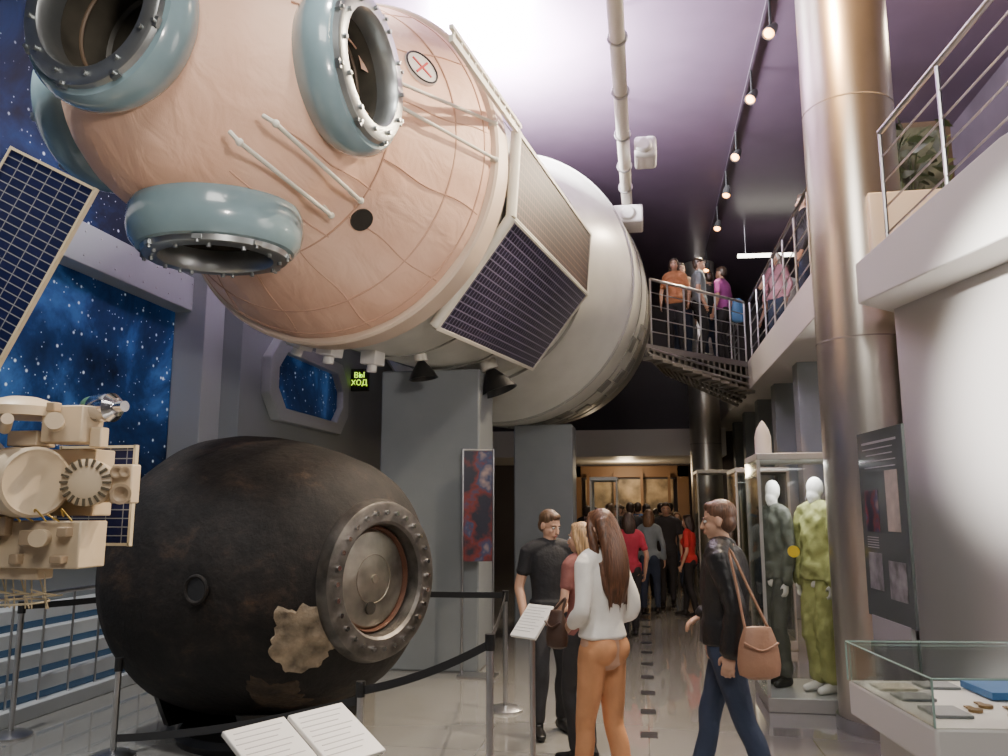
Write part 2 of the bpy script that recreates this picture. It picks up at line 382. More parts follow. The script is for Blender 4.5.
def port(n,up=(0,0,1),short=False):
    P=frame((0,0,0),n,up); W=MM@P
    cp=[(.80,.45),(.85,.485),(.90,.52),(.96,.54),(1.02,.54),(1.07,.525),(1.10,.50),(1.11,.45),(1.0,.44)] if short else [(.60,.46),(.72,.49),(.80,.53),(.86,.555),(.97,.56),(1.05,.54),(1.10,.50),(1.11,.45),(1.0,.44)]
    c=part('docking_port',MB().lathe(cp,seg=64),TEAL,mod,M=W,label='blue-grey enamelled docking port ring')
    part('flange',MB().lathe([(1.10,.47),(1.14,.46),(1.15,.445),(1.15,.365),(1.13,.35),(1.05,.345),(1.0,.345)],seg=64),PSTEEL,c,M=W)
    part('hatch_recess',MB().lathe([(1.12,.352),(.80,.345),(.66,.34),(.64,.32),(.67,.15),(.68,0)],seg=48),mat('recess_olive',(.045,.04,.03),.5,var=.4,vscale=5),c,M=W)
    part('hatch_rib',MB().torus((0,.86,0),(0,1,0),.335,.012,seg=40,sr=6),mat('recess_brown',(.12,.08,.05),.5),c,M=W)
    for i in range(12):
        a=2*PI*i/12; part('bolt',None,None,c,M=W@Matrix.Rotation(a,4,'Y')@T((.405,1.15,0)),mesh=boltme)
    for i in range(8):
        a=2*PI*(i+.5)/8; part('latch',None,None,c,M=W@Matrix.Rotation(a,4,'Y')@T((.462,1.115,0)),mesh=latchme)
port((0,-1,0),short=True); port((1,0,0),short=True); port((-1,0,0)); port((0,0,-1),up=(0,1,0)); port((0,0,1),up=(0,1,0))
Lc=V((.785,0,-1.335)); Mc=V((1.49,0,-.45)); Tc=V((1.55,0,.29))
def solar(A,B,s0,s1,m,label):
    x=(B-A); w=x.length; x.normalize(); y=V((0,1,0)); z=x.cross(y)
    P=Matrix((x,y,z)).transposed().to_4x4(); P.translation=A+V((0,s0,0)); W=MM@P; l=s1-s0
    p=part('solar_panel',MB().box((w/2,l/2,0),(w-.03,l-.03,.03)),m,mod,M=W,label=label)
    f=MB()
    for xx in(0,w): f.box((xx,l/2,0),(.035,l+.03,.05))
    for yy in(0,l): f.box((w/2,yy,0),(w,.06,.05))
    part('panel_frame',f,CREAM,p,M=W)
solar(Lc,Mc,1.95,5.15,PANBLUE,'folded solar panel of dark violet cells'); solar(Mc,Tc,1.95,5.15,PANGOLD,'folded solar panel of brown bronze cells')
part('panel_edge_bar',MB().cyl(Lc+V((0,1.9,0)),Mc+V((0,1.9,0)),.045,seg=12).cyl(Mc+V((0,1.9,0)),Tc+V((0,1.9,0)),.045,seg=12),CREAM,mod,M=MM)
for A in(Lc,Mc,Tc):
    for s in(2.3,4.8): part('panel_bracket',MB().cyl(A*.9+V((0,s,0)),A+V((0,s,0)),.03,seg=8),STEEL,mod,M=MM)
bm_=MB().box((1.56,1.15,.29),(.03,1.7,.05)).box((1.56,1.15,.37),(.03,1.7,.03))
for i in range(12): bm_.box((1.56,.35+i*.145,.33),(.02,.02,.08))
part('boom',bm_,CREAM,mod,M=MM)
def bell(s,ang,sc,r0):
    a=D2(ang); c=onhull(s,a,r0); n=V((math.cos(a),0,math.sin(a)))
    W=MM@frame(c,n,(0,1,0))
    part('thruster_mount',MB().cyl((0,-.05,0),(0,.12*sc,0),.11*sc,seg=20),CREAM,mod,M=W)
    part('thruster_bell',MB().lathe([(.1*sc,.05*sc),(.16*sc,.09*sc),(.3*sc,.19*sc),(.42*sc,.25*sc),(.42*sc,.235*sc),(.3*sc,.17*sc),(.15*sc,.03*sc)],seg=32),BLACK,mod,M=W)
bell(3.0,-82,.6,1.42); bell(4.3,-70,.9,1.42)
for (s,ang) in((2.0,-112),(2.0,-100),(2.6,-95)):
    a=D2(ang); c=onhull(s,a,1.42); n=V((math.cos(a),0,math.sin(a))); W=MM@frame(c,n,(0,1,0))
    part('belly_fitting',MB().box((0,.06,0),(.16,.14,.22)).cyl((0,.1,0),(0,.2,0),.05,seg=14),WHITE,mod,M=W,bevel=.01)
PLT=mat('grey_plate',(.22,.22,.19),.5,var=.1)
for i in range(12):
    a=D2(-88+i*7); s_=7.0+.38*(i%3); c=onhull(s_,a,1.955 if s_<7.5 else 1.925); W=MM@frame(c,V((math.cos(a),0,math.sin(a))),(0,1,0))
    part('hull_plate',MB().box((0,0,0),(.22,.04,.30)),PLT,mod,M=W,bevel=.01)
# ------------------------------------------------------------ descent capsule
CO=V((-2.95,6.2,1.2)); CM=frame(CO,(.908,-.42,0))
m,nt,b=new_mat('charred_heat_shield'); CH=m; N=nt.nodes.new;L=nt.links.new
tc=N('ShaderNodeTexCoord'); mp=N('ShaderNodeMapping'); mp.inputs['Scale'].default_value=(1,.6,1); L(tc.outputs['Object'],mp.inputs['Vector'])
n1=N('ShaderNodeTexNoise'); n1.inputs['Scale'].default_value=2.6; n1.inputs['Detail'].default_value=12; n1.inputs['Roughness'].default_value=.78; n1.inputs['Distortion'].default_value=.3; L(mp.outputs['Vector'],n1.inputs['Vector'])
r=N('ShaderNodeValToRGB'); e=r.color_ramp.elements; e[0].position=.42; e[0].color=(.006,.005,.005,1); e[1].position=.80; e[1].color=(.17,.07,.035,1); x=e.new(.54); x.color=(.014,.011,.010,1); x=e.new(.64); x.color=(.045,.028,.019,1)
L(n1.outputs['Fac'],r.inputs['Fac']); L(r.outputs['Color'],b.inputs['Base Color']); b.inputs['Roughness'].default_value=.72; b.inputs['Specular IOR Level'].default_value=.3
n2=N('ShaderNodeTexNoise'); n2.inputs['Scale'].default_value=7; n2.inputs['Detail'].default_value=10; n2.inputs['Roughness'].default_value=.65; L(tc.outputs['Object'],n2.inputs['Vector'])
bp=N('ShaderNodeBump'); bp.inputs['Strength'].default_value=.5; bp.inputs['Distance'].default_value=.03; L(n2.outputs['Fac'],bp.inputs['Height']); L(bp.outputs['Normal'],b.inputs['Normal'])
cap=thing('descent_capsule','charred dark descent capsule with bolted round hatch on low stand','space capsule',(-2.95,6.2,0))
cprof=[(-.88,0),(-.875,.35),(-.85,.68),(-.79,.90),(-.68,1.02),(-.5,1.08),(-.25,1.09),(0,1.07),(.3,1.02),(.6,.945),(.85,.865),(.97,.80),(1.06,.71),(1.13,.62),(1.17,.56)]
part('capsule_body',MB().lathe(cprof,seg=96),CH,cap,M=CM)
HR=mat('worn_steel_ring',(.13,.12,.11),.45,metal=.75,var=.5,vscale=7,bump=.3,bscale=10)
ring=part('hatch_ring',MB().lathe([(1.1,.565),(1.17,.57),(1.24,.545),(1.25,.525),(1.25,.41),(1.23,.39),(1.10,.375)],seg=72),HR,cap,M=CM,label='worn steel bolted ring')
b0=tomesh('bolt',MB().cyl((0,0,0),(0,.02,0),.017,seg=8)); b0.materials.append(CHROME)
for i in range(28):
    a=2*PI*i/28; part('bolt',None,None,ring,M=CM@Matrix.Rotation(a,4,'Y')@T((.47,1.25,0)),mesh=b0)
part('seal_ring',MB().lathe([(1.08,.385),(1.14,.372),(1.15,.36),(1.10,.345)],seg=64),mat('dark_brown_seal',(.10,.04,.022),.5),cap,M=CM)
hc=part('hatch_cover',MB().lathe([(1.07,.36),(1.11,.345),(1.125,.33),(1.14,.2),(1.15,.08),(1.15,0)],seg=64),mat('worn_hatch_metal',(.46,.44,.38),.33,metal=.95,var=.45,vscale=4,bump=.35,bscale=5),cap,M=CM,label='worn silvery hatch lid')
mb=MB().cyl((0,1.14,0),(0,1.165,0),.03,seg=20).torus((0,1.145,0),(0,1,0),.17,.004,seg=40,sr=6)
part('hatch_hub',mb,mat('hub_metal',(.3,.27,.22),.4,metal=.8),hc,M=CM)
part('valve_hole_disc',MB().cyl((0,1.12,0),(0,1.155,0),.045,seg=20),DARK,hc,M=CM@T((.03,0,-.2)))  # raised dark disc, the hole's inner shade is only its colour
def crad(s):
    for i in range(len(cprof)-1):
        if cprof[i][0]<=s<=cprof[i+1][0]:
            t=(s-cprof[i][0])/(cprof[i+1][0]-cprof[i][0]); return cprof[i][1]*(1-t)+cprof[i+1][1]*t
    return .56
def patch(s0,s1,a0,a1,m,seed,lift=.02,name='torn_patch'):
    # polar grid so the ragged outline is a smooth irregular curve
    mb=MB(); nr_,na=14,72; vs=[];fs=[]
    sc_,ac=(s0+s1)/2,(a0+a1)/2
    for i in range(nr_+1):
        for j in range(na):
            th=2*PI*j/na; k=i/nr_; rg=.85+.30*nz.noise(V((math.cos(th)*1.4,math.sin(th)*1.4,seed)))+.24*nz.noise(V((math.cos(th)*5,math.sin(th)*5,seed+3)))
            s=sc_+(s1-s0)/2*k*rg*math.cos(th); a=D2(ac+(a1-a0)/2*k*rg*math.sin(th)); s=min(s,1.168)
            h=lift*(.35+nz.noise(V((s*9,a*7,seed)))*.9) if i<nr_ else .0
            rr=crad(s)+max(.004,h)-(.01 if i==nr_ else 0); vs.append((rr*math.cos(a),s,rr*math.sin(a)))
    for i in range(nr_):
        for j in range(na):
            q=(j+1)%na; fs.append((i*na+j,i*na+q,(i+1)*na+q,(i+1)*na+j))
    mb.add(vs,fs); return part(name,mb,m,cap,M=CM)
BE=mat('scorched_beige_insulation',(.22,.17,.115),.8,bump=.9,bscale=14,var=.65,vscale=8)
patch(.90,1.30,-54,-8,BE,1,.045); patch(.5,.95,-76,-42,mat('brown_scorch',(.045,.028,.016),.8,bump=.6,bscale=15,var=.5,vscale=9),2,.012,'scorch_mark')
part('porthole_rim',MB().torus((1.0,.5,-.03),(1,.28,0),.085,.014,seg=32,sr=8),CH,cap,M=CM)
part('porthole_glass',MB().cyl((.96,.49,-.03),(1.004,.5,-.03),.08,seg=32),BLACK,cap,M=CM)
part('stand',MB().lathe([(0,.62),(.05,.64),(.09,.6),(.09,.1)],M=T((-2.9,6.15,0))@Matrix.Rotation(PI/2,4,'X'),seg=64),BLACK,cap)
for dx in(-.5,.45): part('cradle',MB().prism([(-.5,dx,-1.12),(.5,dx,-1.12),(.6,dx,-.9),(0,dx,-1.0),(-.6,dx,-.9)],(0,.06,0)),BLACK,cap,M=CM)
# ------------------------------------------------------------ satellite
def sx(u): return -3.27+.00585*(u-38)
def sz(v): return 1.84-.0061*(v-482)
sat=thing('satellite_model','tan probe satellite with drums, boxes and navy solar panels','satellite',(-4.2,4.2,0))
part('stand_pole',MB().cyl((-4.25,4.2,0),(-4.25,4.2,1.85),.04,seg=16).cyl((-4.25,4.2,0),(-4.25,4.2,.03),.3,seg=32).cyl((-4.25,4.2,1.8),(-3.2,4.2,1.8),.035),STEEL,sat)
def sbox(u0,v0,u1,v1,y0,y1,name='equipment_box',m=TANM):
    return part(name,MB().bb((sx(u0),y0,sz(v1)),(sx(u1),y1,sz(v0))),m,sat,bevel=.008)
sbox(2,516,104,556,3.86,4.08); sbox(50,415,92,448,3.9,4.08); sbox(117,467,138,501,3.97,4.05); sbox(0,452,90,512,4.05,4.22,'main_body'); sbox(88,470,120,500,4.02,4.1); sbox(94,434,106,452,3.95,4.02); sbox(8,436,40,450,3.95,4.1); sbox(20,556,60,566,3.9,4.02)
ax=V((.90,-.43,0)); c0=V((sx(66),3.80,sz(483)))
part('main_drum',MB().lathe([(-.60,.0),(-.60,.185),(-.02,.185),(-.01,.17),(-.02,.155),(-.02,0)],M=frame(c0,ax),seg=48),TANM,sat)
part('drum_band',MB().torus(c0-ax.normalized()*.28,ax,.186,.008,seg=48,sr=6),TANM,sat)
c1=V((sx(101),3.90,sz(483))); F=frame(c1,(.35,-.93,0))
part('ribbed_drum',MB().lathe([(-.12,.12),(0,.125),(.01,.10),(.01,0)],M=F,seg=32),TANM,sat)
mb=MB()
for i in range(20):
    a=2*PI*i/20; mb.box((math.cos(a)*.105,.012,math.sin(a)*.105),(.04,.02,.012),Matrix.Rotation(-a,3,'Y'))
part('radial_rib',mb,mat('dark_rib',(.1,.08,.05),.5),sat,M=F)
part('dish_plate',MB().lathe([(-.05,0),(-.05,.20),(.0,.20),(.03,.17),(.06,.08),(.065,0)],M=T((sx(22),3.95,sz(416)))@Matrix.Rotation(PI/2,4,'X'),seg=40),TANM,sat)
part('silver_tank',MB().lathe([(-.11,0),(-.1,.05),(-.07,.075),(.05,.08),(.09,.05),(.10,0)],M=frame((sx(102),4.0,sz(416)),(1,-.2,0)),seg=28).cyl((sx(116),3.97,sz(416)),(sx(128),3.95,sz(416)),.03),CHROME,sat)
part('green_dish',MB().ell((sx(66),4.2,sz(408)),(.09,.06,.05)),mat('green_enamel',(.1,.25,.18),.4),sat)
for (p,q,r) in(((72,3.85,432),(88,3.72,432),.045),((20,3.85,436),(44,3.7,430),.03),((70,3.84,530),(76,3.76,530),.045),((18,3.84,534),(22,3.78,534),.05)): part('star_sensor',MB().cyl((sx(p[0]),p[1],sz(p[2])),(sx(q[0]),q[1],sz(q[2])),r,seg=20),TANM,sat)
for (u,v,k) in((131,493,1),(124,474,.6),(132,474,.5)): part('nozzle',MB().lathe([(0,.015*k),(0,.03*k),(.04*k,.05*k),(.05*k,.055*k),(.05*k,.04*k),(.01,0)],M=frame((sx(u),3.97,sz(v)),(.3,-1,0)),seg=20),mat('brown_unit',(.38,.28,.18),.5),sat)
mb=MB()
for i in range(9):
    x=sx(8+i*6.5); mb.cyl((x,3.95,sz(560)),(x+.04*math.sin(i*2),4.0,sz(592)),.004,seg=6); mb.cyl((x,3.95,sz(575+3*(i%3))),(x+.08,4.0,sz(580)),.004,seg=6)
mb.torus((sx(32),3.97,sz(586)),(0,0,1),.15,.006,seg=28,sr=6)
part('wire_harness',mb,mat('pale_wire',(.45,.38,.25),.5),sat)
for (u,v,w,h) in((30,520,.07,.1),(60,530,.12,.08),(92,525,.06,.05),(70,418,.05,.05),(88,548,.07,.04),(46,548,.05,.05)):
    part('small_unit',MB().box((sx(u),3.84,sz(v)),(w,.06,h)),MATS['brown_unit'],sat,bevel=.006)
for i in range(7): part('pipe',MB().tube([(sx(5+i*14),3.84,sz(512)),(sx(14+i*13),3.8,sz(506+5*(i%2))),(sx(20+i*13),3.84,sz(516))],[.005]*3,seg=6),GOLD,sat)
def satpanel(P,e1,e2,w,l,m=PANNAVY):
    e1=V(e1).normalized(); e2=V(e2).normalized(); z=e1.cross(e2); M=Matrix((e1,e2,z)).transposed().to_4x4(); M.translation=V(P)
    p=part('solar_panel',MB().box((w/2,l/2,0),(w,l,.02)),m,sat,M=M,label='navy solar panel with cream edging')
    f=MB()
    for xx in(0,w): f.box((xx,l/2,0),(.016,l+.02,.03))
    for yy in(0,l): f.box((w/2,yy,0),(w,.016,.03))
    part('panel_frame',f,mat('pale_gold_edge',(.6,.5,.33),.4),p,M=M)
satpanel((-3.64,4,3.81),(.888,0,-.46),(-.46,0,-.888),.65,1.75)
satpanel((-3.45,4.4,1.49),(1,0,0),(0,0,1),.49,.57)
part('panel_strut',MB().cyl((-4.0,4.05,2.4),(-3.45,4.1,1.9),.02,seg=8),STEEL,sat)
# ------------------------------------------------------------ barrier posts and belts
def mkpost(x,y,h,label):
    t=thing('barrier_post',label,'barrier post',(x,y,0),'belt barrier posts')
    part('base',MB().lathe([(0,.15),(.015,.15),(.035,.11),(.045,.03),(.05,0)],M=T((x,y,0))@Matrix.Rotation(PI/2,4,'X'),seg=36),STEEL,t)
    part('pole',MB().cyl((x,y,.02),(x,y,h-.05),.021,seg=18),STEEL,t)
    part('belt_head',MB().cyl((x,y,h-.09),(x,y,h),.029,seg=18),BLACK,t)
    return t
p=mkpost(-4.74,5.75,.99,'chrome belt barrier post beside the dark capsule')
for (x,y) in((-1.2,7.17),(-.88,4.73)): dup(p,T((x+4.74,y-5.75,0)))
dup(p,T((-4.4+4.74,7.9-5.75,0)))
p=mkpost(-3.66,5.42,.66,'short chrome barrier post in front of the capsule')
dup(p,T((-1.72+3.66,4.95-5.42,0)))
BELT=mat('black_belt_webbing',(.015,.015,.017),.7)
def belt(a,b,sag=.03,label='black webbing belt stretched between barrier posts'):
    a=V(a);b=V(b); mb=MB(); n=10; vs=[];fs=[]
    d=(b-a).normalized()*.032; a=a+d; b=b-d
    side=(b-a).cross(V((0,0,1))).normalized()*.002
    for i in range(n+1):
        t=i/n; p=a.lerp(b,t)-V((0,0,sag*4*t*(1-t)))
        vs+=[p+side+V((0,0,.025)),p+side-V((0,0,.025)),p-side-V((0,0,.025)),p-side+V((0,0,.025))]
    for i in range(n):
        for k in range(4): fs.append((i*4+k,i*4+(k+1)%4,i*4+4+(k+1)%4,i*4+4+k))
    fs+=[(0,1,2,3),(n*4+3,n*4+2,n*4+1,n*4)]
    o=part('barrier_belt',mb.add(vs,fs),BELT); tag(o,label,'belt')
belt((-4.74,5.75,.95),(-4.4,7.9,.95)); belt((-4.4,7.9,.95),(-1.2,7.17,.95)); belt((-1.2,7.17,.95),(-.88,4.73,.95)); belt((-.88,4.73,.93),(-1.72,4.95,.60)); belt((-1.72,4.95,.55),(-3.66,5.42,.12),.04)
# ------------------------------------------------------------ lecterns
def lectern(x,y,z,w,d,yaw,label,tilt=32):
    t=thing('information_lectern',label,'sign stand',(x,y,0)); M=T((x,y,z))@Rz(yaw)@Matrix.Rotation(D2(tilt),4,'X')
    part('board',MB().box((0,0,0),(w,d,.02)),mat('white_sign_board',(.8,.8,.78),.35),t,M=M,bevel=.004)
    mb=MB()
    for i in range(9): mb.box((-.02*(i%3)*w/.3,d*.40-i*d*.09,.0108),(w*(.78-.06*(i%3)),d*.012,.0012))
    part('printed_text',mb,mat('grey_print',(.5,.5,.51),.6),t,M=M)
    part('post',MB().cyl((x,y,0),(x,y,z-.01),.018,seg=14).cyl((x,y,0),(x,y,.015),.14,seg=28),STEEL,t)
ya=D2(62); dx=V((math.cos(ya),math.sin(ya),0))
c=V((-1.31,3.16,0)); 
lectern(c.x-dx.x*.15,c.y-dx.y*.15,.80,.28,.31,ya,'white information board on a slim metal stand',28); lectern(c.x+dx.x*.15,c.y+dx.y*.15,.80,.28,.31,ya,'white information board beside another on a slim stand',28)
lectern(-.70,5.20,1.0,.21,.25,D2(-35),'small white caption board on a steel post near visitors',45)
# ------------------------------------------------------------ poster by pillar
po=thing('poster_banner','tall red and dark portrait poster leaning by the grey pillar','poster',(-1.65,8.5,0))
m,nt,b=new_mat('red_collage_print'); N=nt.nodes.new;L=nt.links.new
tc=N('ShaderNodeTexCoord'); n1=N('ShaderNodeTexNoise'); n1.inputs['Scale'].default_value=4; n1.inputs['Detail'].default_value=3; L(tc.outputs['Object'],n1.inputs['Vector'])
r=N('ShaderNodeValToRGB'); e=r.color_ramp.elements; e[0].position=.46; e[0].color=(.012,.014,.03,1); e[1].position=.72; e[1].color=(.4,.28,.24,1); x=e.new(.54); x.color=(.16,.02,.018,1); x=e.new(.60); x.color=(.03,.05,.12,1)
L(n1.outputs['Fac'],r.inputs['Fac']); L(r.outputs['Color'],b.inputs['Base Color']); REDP=m
part('print',MB().prism([(-1.86,8.45,1.15),(-1.57,8.55,1.15),(-1.57,8.55,2.3),(-1.86,8.45,2.3)],(-.01,.03,0)),REDP,po)
part('frame_post',MB().cyl((-1.87,8.45,0),(-1.87,8.45,2.32),.012,seg=10).cyl((-1.56,8.55,0),(-1.56,8.55,2.32),.012,seg=10).cyl((-1.87,8.45,2.31),(-1.56,8.55,2.31),.01,seg=8).box((-1.71,8.5,.01),(.4,.25,.02)),STEEL,po)
# ------------------------------------------------------------ showcases
def showcase(lo,hi,label,bh=.12):
    t=thing('glass_showcase',label,'display case',((lo[0]+hi[0])/2,(lo[1]+hi[1])/2,0)); x0,y0=lo;x1,y1,z1=hi
    G=mat('grey_case_metal',(.45,.45,.43),.4,metal=.3)
    part('plinth',MB().bb((x0,y0,0),(x1,y1,bh)),G,t,bevel=.008)
    part('canopy',MB().bb((x0,y0,z1-.06),(x1,y1,z1)),G,t,bevel=.008)
    for (x,y) in((x0+.014,y0+.014),(x1-.014,y0+.014),(x0+.014,y1-.014),(x1-.014,y1-.014)): part('corner_post',MB().box((x,y,(bh+z1-.06)/2),(.028,.028,z1-.06-bh)),G,t)
    for a,b_ in(((x0+.02,y0,bh),(x1-.02,y0+.008,z1-.06)),((x0+.02,y1-.008,bh),(x1-.02,y1,z1-.06)),((x0,y0+.02,bh),(x0+.008,y1-.02,z1-.06)),((x1-.008,y0+.02,bh),(x1,y1-.02,z1-.06))):
        part('glass_pane',MB().bb(a,b_),GLASS,t)
    return t
sc=showcase((1.0,7.47),(2.05,8.33,2.18),'tall glass showcase holding spacesuits beside the round column')
part('case_label',MB().cyl((1.27,7.455,1.33),(1.27,7.468,1.33),.05,seg=24),mat('yellow_sticker',(.8,.6,.03),.4),sc,label='round yellow sticker')
ld=bpy.data.lights.new('case_lamp','AREA'); ld.energy=12; ld.size=.5; o=bpy.data.objects.new('case_lamp',ld); link(o,sc,T((1.4,7.75,2.1)))
showcase((1.0,15.6),(1.9,16.6,2.4),'tall glass showcase far down the hall'); showcase((-.85,13.4),(-.4,14.2,2.2),'tall glass showcase behind the grey pillar'); showcase((1.15,10.6),(1.8,11.6,2.2),'tall glass showcase below the balcony')
rk=thing('rocket_model','small white pointed rocket model standing on the showcase','model rocket',(1.13,7.95,2.18))
part('rocket_body',MB().lathe([(0,0),(0,.075),(.18,.075),(.25,.057),(.31,.025),(.34,0)],M=T((1.13,7.95,2.18))@Matrix.Rotation(PI/2,4,'X'),seg=32),WHITE,rk)
part('base_ring',MB().cyl((1.13,7.95,2.18),(1.13,7.95,2.2),.09,seg=32),STEEL,rk)
ft=thing('table_showcase','white museum table with glass cover over medals and booklets','display case',(1.45,3.65,0))
FM=T((.96,3.70,-.03))@Rz(D2(7))
part('table_body',MB().bb((0,-.42,.80),(1.3,.42,.95)),WHITE,ft,M=FM,bevel=.012)
part('table_base',MB().prism([(.10,-.36,.03),(1.2,-.36,.03),(1.2,.36,.03),(.10,.36,.03)],(0,0,.77)),mat('white_lower',(.60,.58,.55),.5),ft,M=FM,bevel=.01)
for a,b_ in(((0,-.42,.95),(1.3,-.412,1.12)),((0,.412,.95),(1.3,.42,1.12)),((0,-.412,.95),(.008,.412,1.12)),((1.292,-.412,.95),(1.3,.412,1.12)),((0,-.42,1.12),(1.3,.42,1.128))):
    part('glass_pane',MB().bb(a,b_),GLASS,ft,M=FM)
mbx=MB()
for a,b_ in(((0,-.42,1.12),(1.3,-.42,1.12)),((0,.42,1.12),(1.3,.42,1.12)),((0,-.42,1.12),(0,.42,1.12)),((0,-.42,.95),(0,-.42,1.12)),((0,.42,.95),(0,.42,1.12))): mbx.cyl(a,b_,.004,seg=6)
part('glass_edge',mbx,mat('green_glass_edge',(.35,.5,.45),.2),ft,M=FM)
mats=[mat('paper_cream',(.65,.60,.48),.6),mat('paper_white',(.75,.75,.73),.6),mat('box_blue',(.04,.16,.38),.4),mat('paper_grey',(.28,.29,.30),.6)]
for i,(x,y,w,d,k,nm,lb) in enumerate(((.14,-.2,.14,.16,3,'document','grey printed card inside the table showcase'),(.13,.24,.16,.12,0,'document','cream paper certificate inside the table showcase'),(.13,.05,.14,.12,3,'document','grey printed card inside the table showcase'),(.33,.28,.16,.12,3,'booklet','grey booklet inside the table showcase'),(.66,.14,.46,.26,2,'medal_box','blue box inside the table showcase'),(.45,-.30,.2,.12,0,'document','cream paper certificate inside the table showcase'),(.75,-.28,.2,.12,3,'document','grey printed card inside the table showcase'),(1.08,-.05,.22,.26,0,'document','cream paper certificate inside the table showcase'))):
    o=part(nm,MB().box((x,y,.957 if nm!='medal_box' else .97),(w,d,.012 if nm!='medal_box' else .03)),mats[k],M=FM,bevel=.002); tag(o,lb,nm.replace('_',' '))
for i in range(8):
    x,y=.27+.075*i,(-.10 if i%2 else -.17)
    o=part('medal',MB().cyl((x,y,.952),(x,y,.962),.026,seg=24).box((x,y+.045,.957),(.026,.045,.006)),mat('medal_bronze',(.3,.2,.1),.35,metal=.9),M=FM); tag(o,'small round bronze medal under the glass','medal','medals in the table showcase')
ib=thing('information_board','dark grey-green glass information board with photographs and white text','information board',(1.68,6.2,0))
A=V((1.645,6.6,0)); B=V((1.715,5.75,0)); rt=(B-A).normalized()
IM=face_M(A+V((0,0,.93)),rt,(0,0,1)); w=(B-A).length
part('panel',MB().box((w/2,.66,0),(w,1.33,.02)),mat('grey_green_gloss_panel',(.085,.10,.095),.15),ib,M=IM)
for (x,y,ww,hh,k) in((.22,.75,.26,.3,0),(.62,.82,.22,.42,1),(.22,.32,.26,.26,2),(.62,.28,.3,.26,2)):
    mm=[REDP,mat('photo_cream',(.42,.37,.31),.5,var=.3,vscale=9),mat('photo_grey',(.2,.2,.2),.5,var=.7,vscale=9)][k]
    part('photograph',MB().box((x,y,.012),(ww,hh,.004)),mm,ib,M=IM)
mb=MB()
for i in range(5): mb.box((.42-.03*(i%2),1.24-i*.045,.012),(.66-.08*(i%3),.007 if i else .016,.003))
part('printed_heading',mb,mat('pale_print',(.4,.4,.4),.6),ib,M=IM)
mb=MB()
for i in range(5): mb.box((.2,.56-i*.018,.012),(.22,.005,.003))
part('printed_caption',mb,MATS['pale_print'],ib,M=IM)
part('stand',MB().box((w/2,-.46,0),(.7,.92,.03)),mat('stand_grey',(.3,.3,.3),.5),ib,M=IM)
# wall fitting placed on the side wall surface: wall runs from (1.93,6.45) to (3.42,1.2)
wd=V((1.49,-5.25,0)).normalized(); wn=V((-wd.y,wd.x,0))*-1
if wn.x>0: wn=-wn
wpos=V((1.93,6.45,0))+wd*1.62+V((0,0,2.55))
wp=thing('wall_light_fitting','narrow beige wall light fitting fixed on the bright wall','wall lamp',wpos)
WPM=face_M(wpos,wd,(0,0,1))
sg_=1 if (WPM.to_3x3()@V((0,0,1))).dot(wn)>0 else -1
part('back_plate',MB().box((0,0,.012*sg_),(.16,.36,.024)),mat('beige_plate',(.20,.15,.10),.5),wp,M=WPM,bevel=.004)
part('front_cover',MB().box((-.02,.01,.055*sg_),(.07,.30,.06)),mat('pale_cover',(.40,.33,.23),.5),wp,M=WPM,bevel=.004)
# ------------------------------------------------------------ bridge (runs diagonally from the hull end to the balcony)
bg=thing('footbridge','metal footbridge with ribbed underside joining module and balcony','footbridge',(1.2,14.0,4.1))
BRS=mat('bridge_steel',(.26,.25,.23),.45,metal=.5)
A0=V((.12,12.45,4.1)); A1=V((1.85,14.35,4.1)); B0=V((.46,14.35,4.1)); B1=V((1.85,16.1,4.1))
part('deck',MB().prism([A0,A1,B1,B0],(0,0,.1)),mat('deck_grey',(.18,.17,.17),.5,metal=.3),bg)
for i in range(18):
    t=i/17.5; p=A0.lerp(A1,t); q=B0.lerp(B1,t); h=.12+.018*i
    d=(A1-A0).normalized()*.05
    part('cross_beam',MB().prism([p,p+d,q+d,q],(0,0,-h)),BRS,bg)
for k,u_ in enumerate((0,.33,.66,1)):
    p=A0.lerp(B0,u_); q=A1.lerp(B1,u_); part('stringer',MB().cyl(p-V((.0,0,.06)),q-V((0,0,.44)),.035,seg=8),BRS,bg)
for i in range(11):
    p=A0.lerp(A1,(i+.2)/11)+V((.05,-.12,-.16-.03*i)); part('step_bracket',MB().box(p,(.22,.20,.05),Matrix.Rotation(math.atan2(1.9,1.73),3,'Z')),BRS,bg)
for k in range(2): part('side_stringer',MB().cyl(A0+V((.05,-.08,-.12*k)),A1+V((.04,-.05,-.2-.12*k)),.022,seg=8),STEEL,bg)
def railing(pts,h,label,spacing=.6,nr=4,mm=STEEL):
    t=thing('railing',label,'railing',pts[0])
    for a,b_ in zip(pts[:-1],pts[1:]):
        a=V(a);b_=V(b_); n=max(1,int((b_-a).length/spacing))
        for i in range(n+1):
            p=a.lerp(b_,i/n); part('post',MB().cyl(p,p+V((0,0,h)),.016,seg=8),mm,t)
        part('handrail',MB().cyl(a+V((0,0,h)),b_+V((0,0,h)),.024,seg=10),mm,t)
        for k in range(1,nr): part('rail',MB().cyl(a+V((0,0,h*k/nr)),b_+V((0,0,h*k/nr)),.009,seg=6),mm,t)
railing([(.2,12.56,4.2),(1.83,14.32,4.2)],1.05,'steel railing on the near side of the footbridge',.35,5)
railing([(.66,14.6,4.2),(1.83,16.0,4.2)],1.05,'steel railing on the far side of the footbridge',.5,4)
railing([(1.92,14.25,4.2),(1.92,7.5,4.2)],1.05,'steel railing along the balcony edge',.8,5)
railing([(1.92,21.8,4.2),(1.92,16.1,4.2)],1.05,'steel railing along the distant balcony edge',1.0,4)
railing([(1.85,6.2,3.52),(2.2,4.75,3.78),(3.3,.95,3.78)],1.0,'steel railing on the near raised platform',.75,5)
